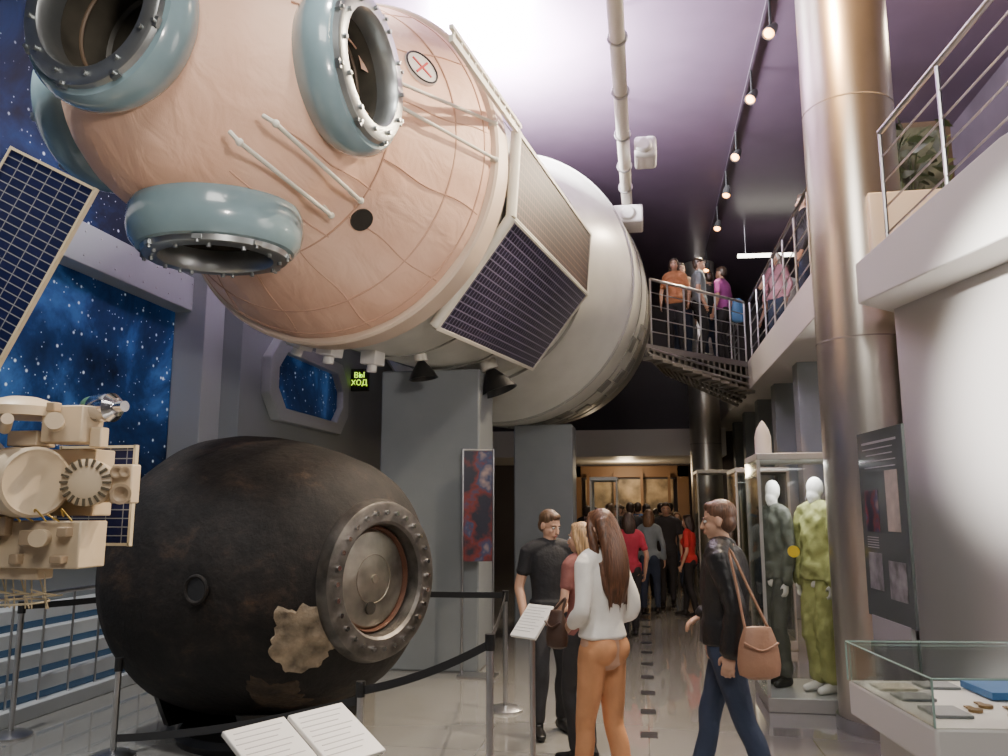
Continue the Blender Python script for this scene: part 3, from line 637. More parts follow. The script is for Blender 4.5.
def frame_pic(x,y,z,w,h,m,label):
    t=thing('picture_frame',label,'picture',(x,y,z)); part('frame',MB().box((x,y,z),(.05,w,h)),BLACK,t,bevel=.01); part('picture',MB().box((x-.03,y,z),(.01,w-.1,h-.1)),m,t)
frame_pic(4.46,9.4,5.6,1.5,1.0,mat('picture_green',(.2,.22,.12),.5,var=.8,vscale=4),'framed green landscape picture on the gallery wall')
frame_pic(4.46,13,5.6,1.6,1.0,mat('picture_brown',(.35,.25,.15),.5,var=.6,vscale=4),'framed brown picture on the gallery wall')
cb=thing('gallery_cabinet','brown wooden cabinet with picture front on the upper gallery','cabinet',(2.9,8.6,4.2))
part('cabinet_body',MB().bb((2.3,8.7,4.2),(3.3,9.1,5.75)),mat('cabinet_brown',(.09,.055,.035),.5),cb,bevel=.01)
part('picture_front',MB().bb((2.36,8.685,4.9),(3.24,8.698,5.68)),mat('cabinet_picture',(.12,.13,.09),.25,var=.8,vscale=5),cb)
pt=thing('potted_plant','leafy green potted plant on the upper gallery behind the railing','plant',(2.6,8.0,4.2))
part('pot',MB().lathe([(0,0),(0,.15),(.3,.2),(.32,.2),(.28,.17),(.28,0)],M=T((2.6,8.0,4.2))@Matrix.Rotation(PI/2,4,'X'),seg=28),mat('pot_brown',(.1,.05,.03),.5),pt)
lv=MB()
for i in range(90):
    a=random.random()*6.28; rr=.1+.28*random.random(); z=4.5+.1+.75*random.random(); c=V((2.6+rr*math.cos(a),8.0+rr*math.sin(a),z)); R=Euler((random.random()*2,random.random()*2,a)).to_matrix()
    p=[c+R@V(q) for q in((0,-.1,0),(.04,0,.01),(0,.12,0),(-.04,0,.01))]; lv.add(p,[(0,1,2,3)])
for i in range(6): lv.cyl((2.6,8.0,4.45),(2.6+.2*math.cos(i),8.0+.2*math.sin(i),5.1),.008,seg=5)
part('leaves',lv,mat('leaf_green',(.06,.09,.03),.5,var=.3),pt)
tl=thing('tube_light','white fluorescent tube light hanging over the gallery','ceiling lamp',(2.4,16,6.6))
part('tube',MB().cyl((1.95,15.8,6.55),(3.3,15.9,6.55),.04,seg=12),mat('lit_tube',(1,1,.9),.4,emit=(1,.95,.8),es=9),tl)
for x in(2.1,3.1): part('hanger',MB().cyl((x,15.8+.07*(x>2.5),6.58),(x,15.8+.07*(x>2.5),7.1),.008,seg=6),STEEL,tl)
BW=mat('brown_wood_trim',(.22,.12,.06),.5)
trim(MB().bb((-1.9,21.85,0),(-1.6,22,2.8)),BW); trim(MB().bb((.9,21.85,0),(1.2,22,2.8)),BW); trim(MB().bb((-1.9,21.85,2.5),(1.2,22,2.8)),BW)
o=part('far_room_backdrop',MB().bb((-1.5,21.93,.3),(.8,21.98,2.45)),mat('warm_room_tan',(.36,.27,.17),.5,var=.7,vscale=2.5)); tag(o,'tan backdrop standing in for the warm lit far room','backdrop')  # tan sheet stands in for the warm lit room beyond the doorway
for i in range(4):
    o=part('doorway_post',MB().bb((-1.45+i*.7,21.7,0),(-1.38+i*.7,21.78,2.6)),BW); tag(o,'dark wooden post in the far doorway','post')
# ------------------------------------------------------------ ceiling items
bmn=thing('ceiling_boom','long white tubular boom under the ceiling with box housings','ceiling boom',(-.12,8.5,6.0))
part('tube',MB().cyl((-.13,4.5,6.0),(-.11,11.2,6.0),.075,seg=24),CREAM,bmn)
part('housing',MB().box((-.10,11.25,5.78),(.42,.5,.26)).cyl((-.10,11.0,5.78),(-.10,10.95,5.78),.1),WHITE,bmn,bevel=.05)
part('housing',MB().box((.14,9.4,5.93),(.26,.4,.27)).cyl((.12,9.2,5.93),(.12,9.12,5.93),.1),WHITE,bmn,bevel=.04)
for y in(6.2,8.2,10.2): part('hanger',MB().cyl((-.12,y,6.05),(-.12,y,7.1),.01,seg=6),STEEL,bmn)
for y in(6.1,7.0,8.0,9.0,9.9,10.6): part('clamp_ring',MB().torus((-.12,y,6),(0,1,0),.085,.014,seg=24,sr=6),STEEL,bmn)
tk=part('light_track',MB().bb((1.445,5.5,7.06),(1.465,20,7.09)),mat('track_purple_grey',(.05,.035,.05),.5)); tag(tk,'thin dark spotlight track along the ceiling','light track')
LM=mat('lit_lens',(1,.6,.3),.4,emit=(1,.40,.10),es=14)
def mkspot(x,y,z,col=(1,.82,.6),pw=120,tgt=None,label='small ceiling spotlight on the track'):
    t=thing('track_spotlight',label,'spotlight',(x,y,7.02),'track spotlights')
    d=(V(tgt)-V((x,y,z))).normalized()
    part('stem',MB().cyl((x,y,z),(x,y,7.055),.013,seg=8),BLACK,t)
    part('can',MB().lathe([(-.12,0),(-.12,.04),(-.05,.055),(.08,.07),(.08,.062),(.03,.05)],M=frame((x,y,z),d),seg=20),mat('can_grey',(.10,.10,.10),.4,metal=.5),t)
    part('lens',MB().lathe([(.05,.061),(.085,.045),(.09,0)],M=frame((x,y,z),d),seg=20),LM,t)
    ld=bpy.data.lights.new('spot_lamp','SPOT'); ld.energy=pw; ld.color=col; ld.spot_size=D2(70); ld.spot_blend=.7; ld.shadow_soft_size=.03
    lo=bpy.data.objects.new('spot_lamp',ld); Q=d.to_track_quat('-Z','Y').to_matrix().to_4x4(); Q.translation=V((x,y,z))+d*.12; link(lo,t,Q)
mkspot(1.455,8.2,6.65,tgt=(-1.2,4.8,2.0),pw=800); mkspot(1.455,9.7,6.7,tgt=(-1,6.5,2),pw=750); mkspot(1.455,11.4,6.7,tgt=(-1.0,7.5,2),pw=800)
mkspot(1.455,12.8,6.7,tgt=(.3,10.5,1),pw=450); mkspot(1.455,14.4,6.7,tgt=(.6,12.5,3),pw=450); mkspot(1.455,17,6.7,tgt=(0,15,1),pw=600)
mkspot(1.455,6.2,6.65,tgt=(-2.5,5.4,1.2),pw=1300); mkspot(.9,5.3,6.75,tgt=(1.85,7.05,5.2),pw=900,col=(1,.56,.22),label='added unseen warm spotlight gilding the column')  # last spot is added off the track for the column's gold highlight
# ------------------------------------------------------------ people
def remesh(name,mb,m,parent,vox,smooth=2):
    me=bpy.data.meshes.new(name); me.from_pydata([tuple(p) for p in mb.v],[],mb.f); me.update()
    bm=bmesh.new(); bm.from_mesh(me); bmesh.ops.recalc_face_normals(bm,faces=bm.faces); bm.to_mesh(me); bm.free()
    o=bpy.data.objects.new('tmp',me); COL.objects.link(o)
    r=o.modifiers.new('r','REMESH'); r.mode='VOXEL'; r.voxel_size=vox; r.use_smooth_shade=True
    s=o.modifiers.new('s','SMOOTH'); s.factor=.5; s.iterations=smooth
    bpy.context.view_layer.update()
    me2=bpy.data.meshes.new_from_object(o.evaluated_get(bpy.context.evaluated_depsgraph_get()))
    bpy.data.objects.remove(o); me2.name=name; me2.materials.clear(); me2.materials.append(m)
    for p in me2.polygons: p.use_smooth=True
    return part(name,None,m,parent,mesh=me2)
def wrinkle(mb,amp,sc=9):
    mb.v=[p+V((nz.noise(V((p.x*sc,p.y*sc,p.z*sc*.6))),nz.noise(V((p.x*sc+9,p.y*sc,p.z*sc*.6))),0))*amp for p in mb.v]
def cloth(name,col,rough=.8,sp=.5,bp=.35): return mat('cloth_'+name,col,rough,bump=bp,bscale=14,var=.12,vscale=6,spec=sp)
def hair_mat(hc):
    k='hair_%d_%d'%(int(hc[0]*1000),int(hc[2]*1000))
    if k in MATS: return MATS[k]
    m,nt,b=new_mat(k); N=nt.nodes.new; L=nt.links.new
    tc=N('ShaderNodeTexCoord'); mp=N('ShaderNodeMapping'); mp.inputs['Scale'].default_value=(90,90,7); L(tc.outputs['Object'],mp.inputs['Vector'])
    n=N('ShaderNodeTexNoise'); n.inputs['Scale'].default_value=1; n.inputs['Detail'].default_value=4; L(mp.outputs['Vector'],n.inputs['Vector'])
    r=N('ShaderNodeValToRGB'); e=r.color_ramp.elements; e[0].position=.3; e[0].color=(*[c*.5 for c in hc],1); e[1].position=.7; e[1].color=(*[min(1,c*1.6) for c in hc],1)
    L(n.outputs['Fac'],r.inputs['Fac']); L(r.outputs['Color'],b.inputs['Base Color']); b.inputs['Roughness'].default_value=.42
    bp=N('ShaderNodeBump'); bp.inputs['Strength'].default_value=.5; bp.inputs['Distance'].default_value=.01; L(n.outputs['Fac'],bp.inputs['Height']); L(bp.outputs['Normal'],b.inputs['Normal'])
    MATS[k]=m; return m
SKIN=mat('skin',(.54,.32,.22),.5,var=.06,vscale=12)
IDLE=dict(feet=((.1,.0,-8),(-.1,.0,8)),elb=((.25,-.03,1.14),(-.25,-.03,1.14)),wr=((.24,.07,.88),(-.24,.07,.88)))
def person(loc,fwd,H=1.72,pose=None,fem=False,top=None,bottom=None,shoes=None,hair='short',haircol=(.06,.035,.02),sleeve=.4,toplow=.93,
           head=(0,0),lean=0,det=0,label='',name='person',cat='person',group=None,skin=SKIN,legend=.95,jacket=False,bald=False,curl=1.0,loose=0,hem=True,slim=1.0,fold=0):
    p=dict(IDLE); p.update(pose or {})
    yaw=math.atan2(-fwd[0],fwd[1]); s=H/1.75
    M=T(V(loc))@Rz(yaw)@Matrix.Scale(s,4)@Matrix.Diagonal((slim,slim,1,1))
    t=thing(name,label,cat,loc,group)
    f=.88 if fem else 1.0
    vox=(.0065,.011,.02)[det]; cv=(.009,.012,.024)[det]; L_=lean
    def ly(z): return L_*max(0,(z-.95))/.55
    if fem: TR=[(.84,.13,.10),(.93,.158,.115),(1.0,.148,.105),(1.1,.115,.09),(1.2,.122,.095),(1.3,.135,.102),(1.4,.135,.092),(1.46,.10,.07),(1.5,.055,.055)]
    else: TR=[(.84,.13,.10),(.93,.152,.11),(1.02,.146,.105),(1.1,.14,.10),(1.2,.148,.105),(1.3,.165,.115),(1.4,.165,.105),(1.46,.12,.08),(1.5,.065,.06)]
    shx=.16 if fem else .185
    hips=[V((sg*.088,0,.9)) for sg in(1,-1)]
    ank=[V((p['feet'][i][0],p['feet'][i][1],.09+(p['feet'][i][3] if len(p['feet'][i])>3 else 0))) for i in(0,1)]
    kn=[]
    for i in(0,1):
        d=ank[i]-hips[i]; k=hips[i].lerp(ank[i],.5); bend=math.sqrt(max(0,.41**2-(d.length/2)**2)); kn.append(k+V((0,bend+.012,0)))
    sh=[V((sg*shx,ly(1.43),1.43)) for sg in(1,-1)]
    el=[V(e)+V((0,ly(e[2])*.5,0)) for e in p['elb']]; wr=[V(w_) for w_ in p['wr']]
    hc=V((0,ly(1.63)+.015,1.63)); HM=T(hc)@Rz(D2(head[0]))@Matrix.Rotation(D2(head[1]),4,'X')
    def torso(mb,z0,z1,e):
        q=[r for r in TR if z0-.001<=r[0]<=z1+.001]
        wl=.012 if loose else 0
        mb.tube([(0,ly(r[0])-(.01 if r[0]>1.2 else 0),r[0]) for r in q],[(r[1]+e+(wl if r[0]<1.25 else 0),r[2]+e+(wl if r[0]<1.25 else 0)) for r in q],ref=(0,1,0),seg=24,cap=.3)
        if z1>1.4: 
            mb.tube([sh[0]-V((0.0,0,.01)),V((.07,ly(1.46),1.455)),V((-.07,ly(1.46),1.455)),sh[1]-V((0,0,.01))],[.052*f+e,.06*f+e,.06*f+e,.052*f+e],ref=(0,1,0))
            if fem: 
                for sg in(1,-1): mb.ell((sg*.06,ly(1.28)+.07,1.28),(.055+e,.052+e,.055+e))
        if z0<.9:
            for sg in(1,-1): mb.ell((sg*.07,-.055,.93),(.082+e,.08+e,.095+e))
    def legs(mb,e,t1):
        for i in(0,1):
            P=[hips[i]+V((0,0,.03)),hips[i].lerp(kn[i],.45),kn[i],kn[i].lerp(ank[i],.35)-V((0,.015,0)),kn[i].lerp(ank[i],t1)]
            mb.tube(P,[.086+e,.075+e,.054+e,.052+e*1.1,.036+e*1.4],seg=16)
    def arm(mb,i,e,fr):
        S,E,W_=sh[i],el[i],wr[i]
        if fr<=.5: mb.tube([S,S.lerp(E,.5),S.lerp(E,min(1,fr*2))],[.053*f+e,.045*f+e,.044*f+e*1.4],seg=14)
        else: mb.tube([S,S.lerp(E,.55),E,E.lerp(W_,.35),E.lerp(W_,(fr-.5)*2)],[.053*f+e,.045*f+e,.041*f+e,.039*f+e,.029*f+e*1.3],seg=14)
    body=MB(); torso(body,.84,1.5,0); legs(body,0,1.0)
    body.tube([(0,ly(1.47),1.46),(0,ly(1.53)+.005,1.53),hc+V((0,-.005,-.04))],[.056*f,.053*f,.052*f],seg=16)
    for i in(0,1):
        arm(body,i,0,1.0)
        d=(wr[i]-el[i]).normalized(); sg=1 if i==0 else -1
        nn=V((-sg,0,0)); nn=(nn-d*nn.dot(d)); nn=nn.normalized() if nn.length>.1 else V((0,0,-1)); 
        if d.z>-.5: nn=(V((0,0,-1))-d*V((0,0,-1)).dot(d)).normalized()
        sd=nn.cross(d)*(-sg if d.z<=-.5 else sg)
        if sd.dot(V((0,1,.3)))<0 and d.z<=-.5: sd=-sd
        w0=wr[i]
        body.tube([w0,w0+d*.04,w0+d*.085],[(.026,.018),(.037,.016),(.036,.013)],ref=nn,seg=12)
        for k,(o_,ln) in enumerate(((.031,.068),(.0105,.078),(-.0105,.073),(-.031,.058))):
            b0_=w0+d*.082+sd*o_; P=[b0_]; an=0
            for fr_,da in((.42,18*curl),(.33,28*curl),(.25,22*curl)):
                an+=D2(da); P.append(P[-1]+(d*math.cos(an)+nn*math.sin(an)+sd*o_*1.2).normalized()*ln*fr_)
            body.tube(P,[.0088,.0085,.008,.0068],ref=sd,seg=8,sub=3)
        b0_=w0+d*.025+sd*.026; body.tube([b0_,b0_+(d*.6+sd*.65+nn*.3).normalized()*.035,b0_+(d*.8+sd*.4+nn*.45).normalized()*.068],[.013,.0115,.009],ref=nn,seg=8)
        fa=D2(p['feet'][i][2]); fd=V((-math.sin(fa),math.cos(fa),0)); a=ank[i]; z0=a.z-.09
        body.tube([a,a+V((0,0,-.045))+fd*.01,V((a.x,a.y,z0+.035))+fd*.13],[.036,.036,.025],ref=(1,0,0),seg=10)
    feat=[((0,-.012,.028),(.076,.092,.092)),((0,.018,-.04),(.061,.068,.068)),((0,.05,-.088),(.03,.028,.024))]
    if not bald: feat+=[((0,.062,.022),(.05,.022,.018)),((.034,.058,-.03),(.022,.022,.02)),((-.034,.058,-.03),(.022,.022,.02)),
                 ((.077,-.008,-.008),(.011,.02,.032)),((-.077,-.008,-.008),(.011,.02,.032)),((0,.104,-.036),(.014,.013,.011)),((0,.082,-.064),(.024,.012,.013))]
    for c_,r_ in feat: body.ell(c_,r_,M=HM,seg=18,rings=12)
    if not bald: body.tube([(0,.08,.012),(0,.094,-.012),(0,.102,-.034)],[.009,.011,.013],ref=(1,0,0),seg=8,M=HM)
    body.xf(M); remesh('body',body,skin,t,vox,1)
    if not bald:
        for sg in(1,-1):
            part('eye',MB().ell((sg*.03,.074,.0),(.013,.011,.0095),M=M@HM,seg=10,rings=8),mat('eye_white',(.7,.68,.65),.2),t)
            part('iris',MB().ell((sg*.03,.083,.0),(.006,.004,.0065),M=M@HM,seg=8,rings=6),mat('iris_dark',(.04,.025,.015),.2),t)
            part('eyebrow',MB().tube([(sg*.014,.088,.019),(sg*.03,.087,.024),(sg*.05,.072,.018)],[.004,.0045,.003],seg=6,M=M@HM),mat('brow_%d'%int(haircol[0]*1000),haircol,.6),t)
        part('lips',MB().ell((0,.092,-.06),(.022,.005,.0045),M=M@HM,seg=12,rings=6).ell((0,.091,-.068),(.019,.005,.005),M=M@HM,seg=12,rings=6),mat('lips',(.42,.16,.13),.45),t)
        hm=hair_mat(haircol)
        hb=MB(); hb.ell((0,-.022,.045),(.082,.095,.084),M=HM,seg=20,rings=14).ell((0,-.048,-.01),(.074,.06,.07),M=HM).ell((0,.03,.085),(.056,.048,.034),M=HM)
        if hair=='long':
            hb.tube([(0,-.05,.05),(0,-.088,-.04),(0,-.112,-.16),(.004,-.118,-.30),(.01,-.108,-.44)],[(.088,.064),(.104,.058),(.118,.056),(.112,.05),(.055,.02)],ref=(0,1,0),seg=24,M=HM,cap=.3)
            for k in range(-6,7):
                x=k*.018; hb.tube([(x*1.05,-.125+abs(k)*.008,-.20),(x*1.1+.008*math.sin(k*2),-.14+abs(k)*.007,-.34),(x*1.0+.02*math.sin(k*5),-.115+abs(k)*.003,-.45-.05*math.cos(k*1.7))],[.012,.016,.004],seg=8,M=HM)
            for sg in(1,-1): hb.tube([(sg*.05,.035,.08),(sg*.083,.012,.01),(sg*.092,-.015,-.09),(sg*.10,-.03,-.2),(sg*.092,-.03,-.34)],[.018,.026,.032,.03,.008],seg=10,M=HM)
        elif hair!='short':
            ln={'mid':.16,'bun':.06}[hair]
            hb.tube([(0,-.05,.05),(0,-.08,-.04),(0,-.092,-.05-ln*.5),(0,-.085,-.05-ln)],[(.082,.06),(.088,.05),(.086,.042),(.05,.015)],ref=(0,1,0),seg=20,M=HM,cap=.3)
            for sg in(1,-1):
                hb.tube([(sg*.05,.03,.08),(sg*.081,.01,.01),(sg*.083,-.02,-.08),(sg*.078,-.05,-.12-ln*.5)],[.018,.022,.024,.012],seg=8,M=HM)
        hb.xf(M); remesh('hair',hb,hm,t,(.007,.012,.02)[det],3 if hair!='short' else 1)
    e=.011+loose
    bt=MB(); 
    q=[r for r in TR if r[0]<1.03]; bt.tube([(0,0,r[0]) for r in q],[(r[1]+.012,r[2]+.012) for r in q],seg=24,cap=.2)
    for sg in(1,-1): bt.ell((sg*.07,-.052,.93),(.082+.01,.08+.01,.095))
    legs(bt,.011+fold,legend)
    if det<2: wrinkle(bt,.012+fold*.9,11+(9 if fold else 0))
    bt.xf(M); remesh('trousers',bt,bottom,t,cv,2)
    tp=MB(); torso(tp,toplow,1.47,e+.004)
    if hem: tp.tube([(0,0,toplow-.03),(0,0,toplow+.1)],[(TR[1][1]+e+.012,TR[1][2]+e+.016)]*2,seg=24,cap=.1)
    for i in(0,1): arm(tp,i,e,sleeve)
    if det<2: wrinkle(tp,(.016 if loose else .010)+fold*.9,10+(9 if fold else 0))
    tp.xf(M); remesh('jacket' if jacket else 'shirt',tp,top,t,cv,2)
    cl=MB(); cz=ly(1.5); cl.tube([(.0,cz+.0,1.475),(0,cz+.003,1.515)],[(.074*f+.004,.07*f+.004),(.066*f,.064*f)],seg=20,cap=0); cl.xf(M); part('collar',cl,top,t)
    for i in(0,1):
        fa=D2(p['feet'][i][2]); fd=V((-math.sin(fa),math.cos(fa),0)); a=ank[i]; z0=a.z-.09; g=V((a.x,a.y,z0))
        s_=MB().tube([g-fd*.055+V((0,0,.042)),g+fd*.03+V((0,0,.045)),g+fd*.12+V((0,0,.036)),g+fd*.19+V((0,0,.03))],[(.036,.040),(.04,.044),(.048,.034),(.034,.026)],ref=(0,0,1),seg=14)
        s_.tube([a+V((0,0,.02)),g+V((0,0,.05))],[.045,.045],ref=(1,0,0),seg=12); s_.xf(M)
        remesh('shoe',s_,shoes or mat('shoe_black',(.015,.014,.014),.35),t,(.009,.014,.024)[det],1)
    return t,M,HM
BLK=cloth('black',(.014,.014,.017)); BLK2=cloth('charcoal',(.025,.024,.027)); JEAN=cloth('denim',(.03,.045,.085)); ORG=cloth('tan_orange_cotton',(.60,.28,.13),bp=.2); WSH=cloth('white_blouse',(.84,.80,.74),bp=.2)
person((-.74,6.54,0),(.45,-.9),H=1.68,top=BLK,bottom=BLK2,sleeve=.3,toplow=.93,head=(26,-18),haircol=(.09,.05,.025),
  pose=dict(feet=((.13,.06,-12),(-.12,-.06,10)),elb=((.25,-.04,1.14),(-.25,-.06,1.16)),wr=((.24,.06,.9),(-.08,.17,1.05))),label='man in black polo shirt and black trousers standing and looking down')
person((-.25,4.95,0),(-.78,.62),H=1.69,fem=True,top=WSH,bottom=ORG,sleeve=.80,toplow=.99,hair='long',haircol=(.10,.042,.02),head=(4,-4),loose=.006,hem=False,slim=.94,
  pose=dict(feet=((.08,-.10,-5),(-.08,.15,6)),elb=((.20,-.09,1.15),(-.22,-.02,1.16)),wr=((.15,.13,1.02),(-.14,.20,1.02))),label='woman with long brown hair, white blouse and tan-orange trousers')
person((-.44,5.86,0),(-.80,.60),H=1.60,fem=True,top=cloth('brick_red',(.22,.08,.07)),bottom=BLK2,sleeve=.3,hair='mid',haircol=(.38,.24,.12),head=(20,0),det=1,slim=.90,
  pose=dict(elb=((.22,0,1.14),(-.23,.0,1.16)),wr=((.18,.12,.95),(-.14,.2,1.05))),label='blonde woman in brick red top, partly hidden behind another visitor')
person((.46,5.12,0),(-.97,.24),H=1.745,top=mat('black_leather',(.013,.012,.013),.42,bump=.5,bscale=12),bottom=JEAN,sleeve=1.0,toplow=.95,head=(3,-5),haircol=(.12,.06,.035),jacket=True,loose=.010,
  pose=dict(feet=((.09,.22,-5),(-.09,-.24,6)),elb=((.24,-.02,1.15),(-.24,-.10,1.14)),wr=((.18,.16,1.05),(-.25,-.06,.90))),label='man in black leather jacket and jeans with tan shoulder bag')
def bag(c,yaw,w,h,d,m,label,strap_to):
    t=thing('shoulder_bag',label,'bag',c); M=T(V(c))@Rz(yaw)
    mb=MB().tube([(0,0,-h/2),(0,0,-h*.25),(0,0,h*.15),(0,0,h/2)],[(w*.5,d*.55),(w*.54,d*.62),(w*.48,d*.45),(w*.34,d*.16)],seg=20,cap=.3)
    part('bag_body',mb,m,t,M=M); part('flap_seam',MB().tube([(-w*.42,-d*.5,h*.2),(0,-d*.62,h*.05),(w*.42,-d*.5,h*.2)],[.006]*3,seg=6),m,t,M=M)
    Ls=[M@V((-w*.3,0,h*.42)),V(strap_to),M@V((w*.3,0,h*.42))]
    part('strap',MB().tube([Ls[0],Ls[0].lerp(Ls[1],.5),Ls[1],Ls[2].lerp(Ls[1],.5),Ls[2]],[.008]*5,ref=(0,1,0),seg=8),m,t)
bag((.60,4.77,.93),D2(10),.22,.25,.11,mat('tan_leather',(.34,.18,.11),.5,bump=.3,bscale=10,var=.1),'tan leather shoulder bag hanging at the man\'s side',(.48,4.89,1.47))
bag((-.52,4.95,1.0),D2(-30),.13,.2,.09,mat('dark_brown_leather',(.06,.03,.02),.5,bump=.3,bscale=10),'dark brown leather handbag held by the woman',(-.47,4.97,1.17))
cols=dict(red=(.5,.03,.03),crimson=(.42,.03,.06),grey=(.22,.27,.3),dark=(.03,.03,.035),blue=(.05,.09,.2),white=(.6,.6,.58),olive=(.1,.1,.06),purple=(.36,.07,.30),orange=(.42,.17,.07),pink=(.5,.25,.3),brown=(.12,.07,.04))
crowd=[(629,11.4,'crimson',True,(-.2,1),'mid'),(648,13.9,'grey',True,(.3,1),'mid'),(684,13.6,'red',True,(-.9,.3),'mid'),(664,14.9,'dark',False,(0,-1),'short'),(612,14.7,'dark',False,(.2,1),'short'),(597,16.2,'white',False,(.4,-1),'short'),(638,17.5,'blue',False,(0,1),'short'),(674,17.5,'dark',True,(0,-1),'mid'),(622,18.4,'olive',False,(1,.2),'short'),(655,19.4,'pink',True,(0,1),'mid'),(602,18.6,'red',True,(.5,1),'mid'),(646,16.3,'brown',False,(0,1),'short'),(631,15.6,'dark',False,(0,1),'short'),(606,17.3,'dark',True,(0,1),'mid'),(660,16.9,'olive',False,(.3,1),'short'),(620,16.5,'dark',False,(-.6,-1),'short'),(590,19.6,'dark',False,(0,-1),'short'),(668,20.0,'brown',False,(0,1),'short'),(590,14.9,'dark',False,(.3,1),'short'),(636,20.3,'dark',False,(0,1),'short'),(612,20.2,'blue',True,(0,1),'mid')]
for i,(u,y,c_,fm,fw,hr) in enumerate(crowd):
    person(((u-643)/812*1.03*y,y,0),fw,H=(1.64 if fm else 1.77)+.05*math.sin(i*2.3),fem=fm,top=cloth(c_,cols[c_]),bottom=[BLK2,JEAN,BLK][i%3],sleeve=[.35,.95,.4][i%3],hair=hr,haircol=[(.05,.03,.02),(.16,.09,.05),(.03,.02,.018)][i%3],det=2 if y>13 else 1,
      label='visitor in %s top walking in the hall'%c_,pose=dict(feet=((.09,.12,0),(-.09,-.12,0))))
br_people=[(.62,13.45,'orange',True,(-.2,-1)),(.76,14.2,'brown',False,(.3,-1)),(1.05,13.95,'grey',False,(1,0)),(1.30,14.85,'dark',False,(-.2,1)),(1.50,14.55,'purple',False,(-.8,.5)),(2.25,13.4,'pink',True,(-.7,-.7)),(2.6,14.6,'white',False,(-.2,1)),(2.3,11.2,'dark',False,(-1,.2)),(2.35,15.4,'dark',False,(-1,.2))]
for i,(x,y,c_,fm,fw) in enumerate(br_people):
    person((x,y,4.2),fw,H=1.64 if fm else 1.78,fem=fm,top=cloth(c_,cols[c_]),bottom=[BLK2,JEAN][i%2],sleeve=[.35,.95][i%2],hair='mid' if fm else 'short',haircol=[(.05,.03,.02),(.5,.45,.4)][1 if c_=='pink' else 0],det=2,label='visitor in %s top standing on the raised footbridge'%c_)
o=part('backpack',MB().tube([(1.74,14.42,4.95),(1.74,14.42,5.12),(1.74,14.42,5.32)],[(.11,.055),(.12,.065),(.08,.05)],seg=16),mat('blue_bag',(.08,.22,.45),.6)); tag(o,'bright blue bag carried by the visitor in purple','bag')
MANN=mat('mannequin_white',(.76,.74,.70),.5)
GRN=mat('lime_spacesuit_fabric',(.36,.37,.13),.75,bump=.35,bscale=9,var=.2,vscale=5,bdist=.04); SUIT2=mat('olive_flight_suit',(.085,.09,.07),.7,bump=.35,bscale=12,var=.2)
MP=dict(feet=((.08,0,-5),(-.08,0,5)),elb=((.23,0,1.14),(-.23,0,1.14)),wr=((.22,.06,.88),(-.22,.06,.88)))
person((1.54,7.78,.12),(-.9,-.6),H=1.86,top=GRN,bottom=GRN,sleeve=1.0,skin=MANN,bald=True,loose=.026,det=1,slim=.84,fold=.024,name='mannequin',cat='mannequin',pose=MP,label='white mannequin in yellow-green pressure suit inside the showcase',shoes=MANN)
person((1.20,7.98,.12),(-.9,-.6),H=1.84,top=SUIT2,bottom=SUIT2,sleeve=1.0,skin=MANN,bald=True,loose=.016,det=1,slim=.76,fold=.016,name='mannequin',cat='mannequin',pose=MP,label='white mannequin in dark olive flight suit inside the showcase')
# ------------------------------------------------------------ lights
def area(loc,tgt,size,pw,col=(1,.95,.88),name='added_flood_light'):
    ld=bpy.data.lights.new(name,'AREA'); ld.energy=pw; ld.size=size; ld.color=col
    o=bpy.data.objects.new(name,ld); d=(V(tgt)-V(loc)).normalized(); Q=d.to_track_quat('-Z','Y').to_matrix().to_4x4(); Q.translation=V(loc); link(o,None,Q)
    tag(o,'added unseen flood light for fill and ceiling glow','lamp'); return o
def spot(loc,tgt,pw,ang,col=(1,.92,.82),r=.1,blend=.6):
    ld=bpy.data.lights.new('spot_lamp','SPOT'); ld.energy=pw; ld.color=col; ld.spot_size=D2(ang); ld.spot_blend=blend; ld.shadow_soft_size=r
    o=bpy.data.objects.new('spot_lamp',ld); d=(V(tgt)-V(loc)).normalized(); Q=d.to_track_quat('-Z','Y').to_matrix().to_4x4(); Q.translation=V(loc); link(o,None,Q); tag(o,'added unseen spot light brightening one part of the hall','lamp')
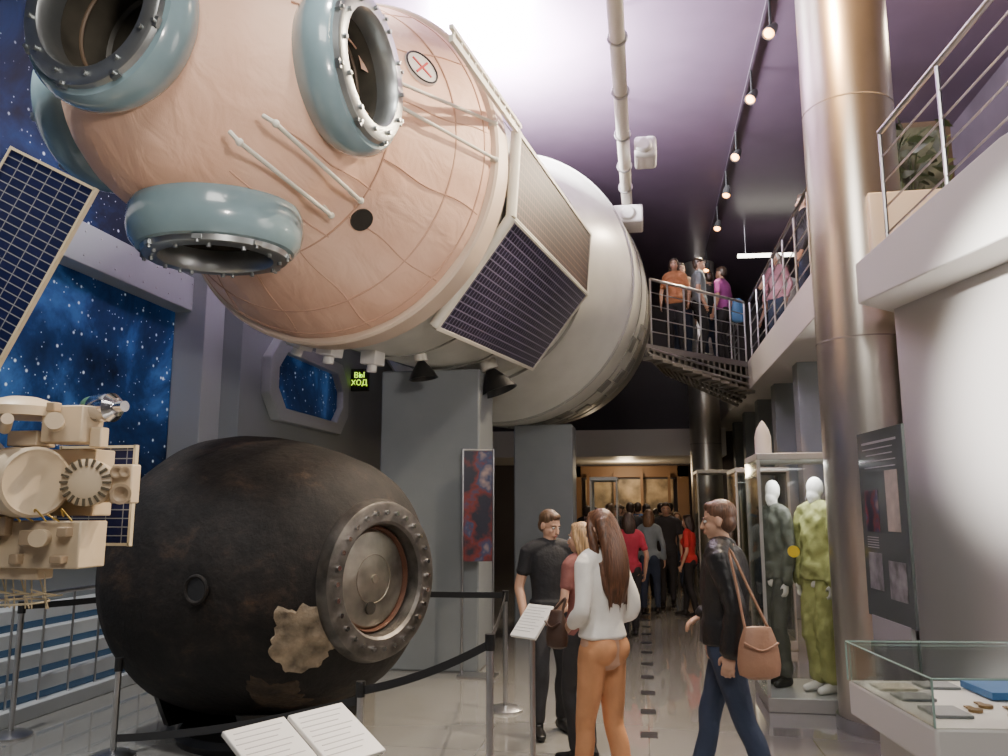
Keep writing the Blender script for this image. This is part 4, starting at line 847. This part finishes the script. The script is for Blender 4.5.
area((0,-.5,6.6),(-1.5,6,2.5),2.5,340)  # added frontal fill from above and behind the camera
area((-1.7,8.7,6.3),(-1.5,8.8,7.1),1.1,4200,(.96,.95,1))  # added uplight hidden over the module, makes the ceiling glare
area((-2.0,6.6,6.25),(-1.9,6.6,7.1),.9,900,(.96,.95,1))  # second added uplight, widens the glow on the ceiling
spot((-.8,1.2,4.0),(2.36,4.75,2.55),9500,25,(1,.96,.90),.1,.8)  # unseen spot put in for the bright patch on the side wall
spot((1.2,.2,2.9),(-2.6,5.5,4.2),620,55,(1,.9,.82),.3)  # added low spot, lifts the fabric node from below
spot((-1.5,4.5,6.8),(-5.5,8.2,2.8),600,60,(1,1,.95),.2)  # added spot, brightens the left wall
spot((-4.6,3.6,6.6),(-4.4,5.6,0),1300,62,(1,.98,.94),.2)  # added spot, brightens the floor beside the capsule
spot((-.9,3.2,6.6),(-1.8,5.2,.6),450,50,(1,.98,.94),.2)  # added spot, brightens the capsule's hatch side
def ptl(nm,loc,pw,col,label):
    ld=bpy.data.lights.new(nm,'POINT'); ld.energy=pw; ld.color=col; ld.shadow_soft_size=.2; o=bpy.data.objects.new(nm,ld); link(o,None,T(loc)); tag(o,label,'lamp')
ptl('doorway_lamp',(-.4,20.6,2.6),55,(1,.78,.5),'warm ceiling lamp inside the far doorway')
ptl('gallery_lamp',(3.4,7.9,6.6),50,(1,.8,.6),'warm ceiling lamp over the gallery')
ptl('under_balcony_lamp',(2.55,8.8,3.4),35,(1,.9,.8),'warm ceiling lamp below the balcony')
w=bpy.data.worlds.new('World'); bpy.context.scene.world=w; w.use_nodes=True; w.node_tree.nodes['Background'].inputs[0].default_value=(.35,.35,.36,1); w.node_tree.nodes['Background'].inputs[1].default_value=.15
# ------------------------------------------------------------ camera
cd=bpy.data.cameras.new('camera'); cd.lens=29; cd.sensor_width=36; cam=bpy.data.objects.new('camera',cd); COL.objects.link(cam)
cam.location=(0,0,1.7); cam.rotation_euler=(D2(90+9.0958),0,D2(9.594)); bpy.context.scene.camera=cam
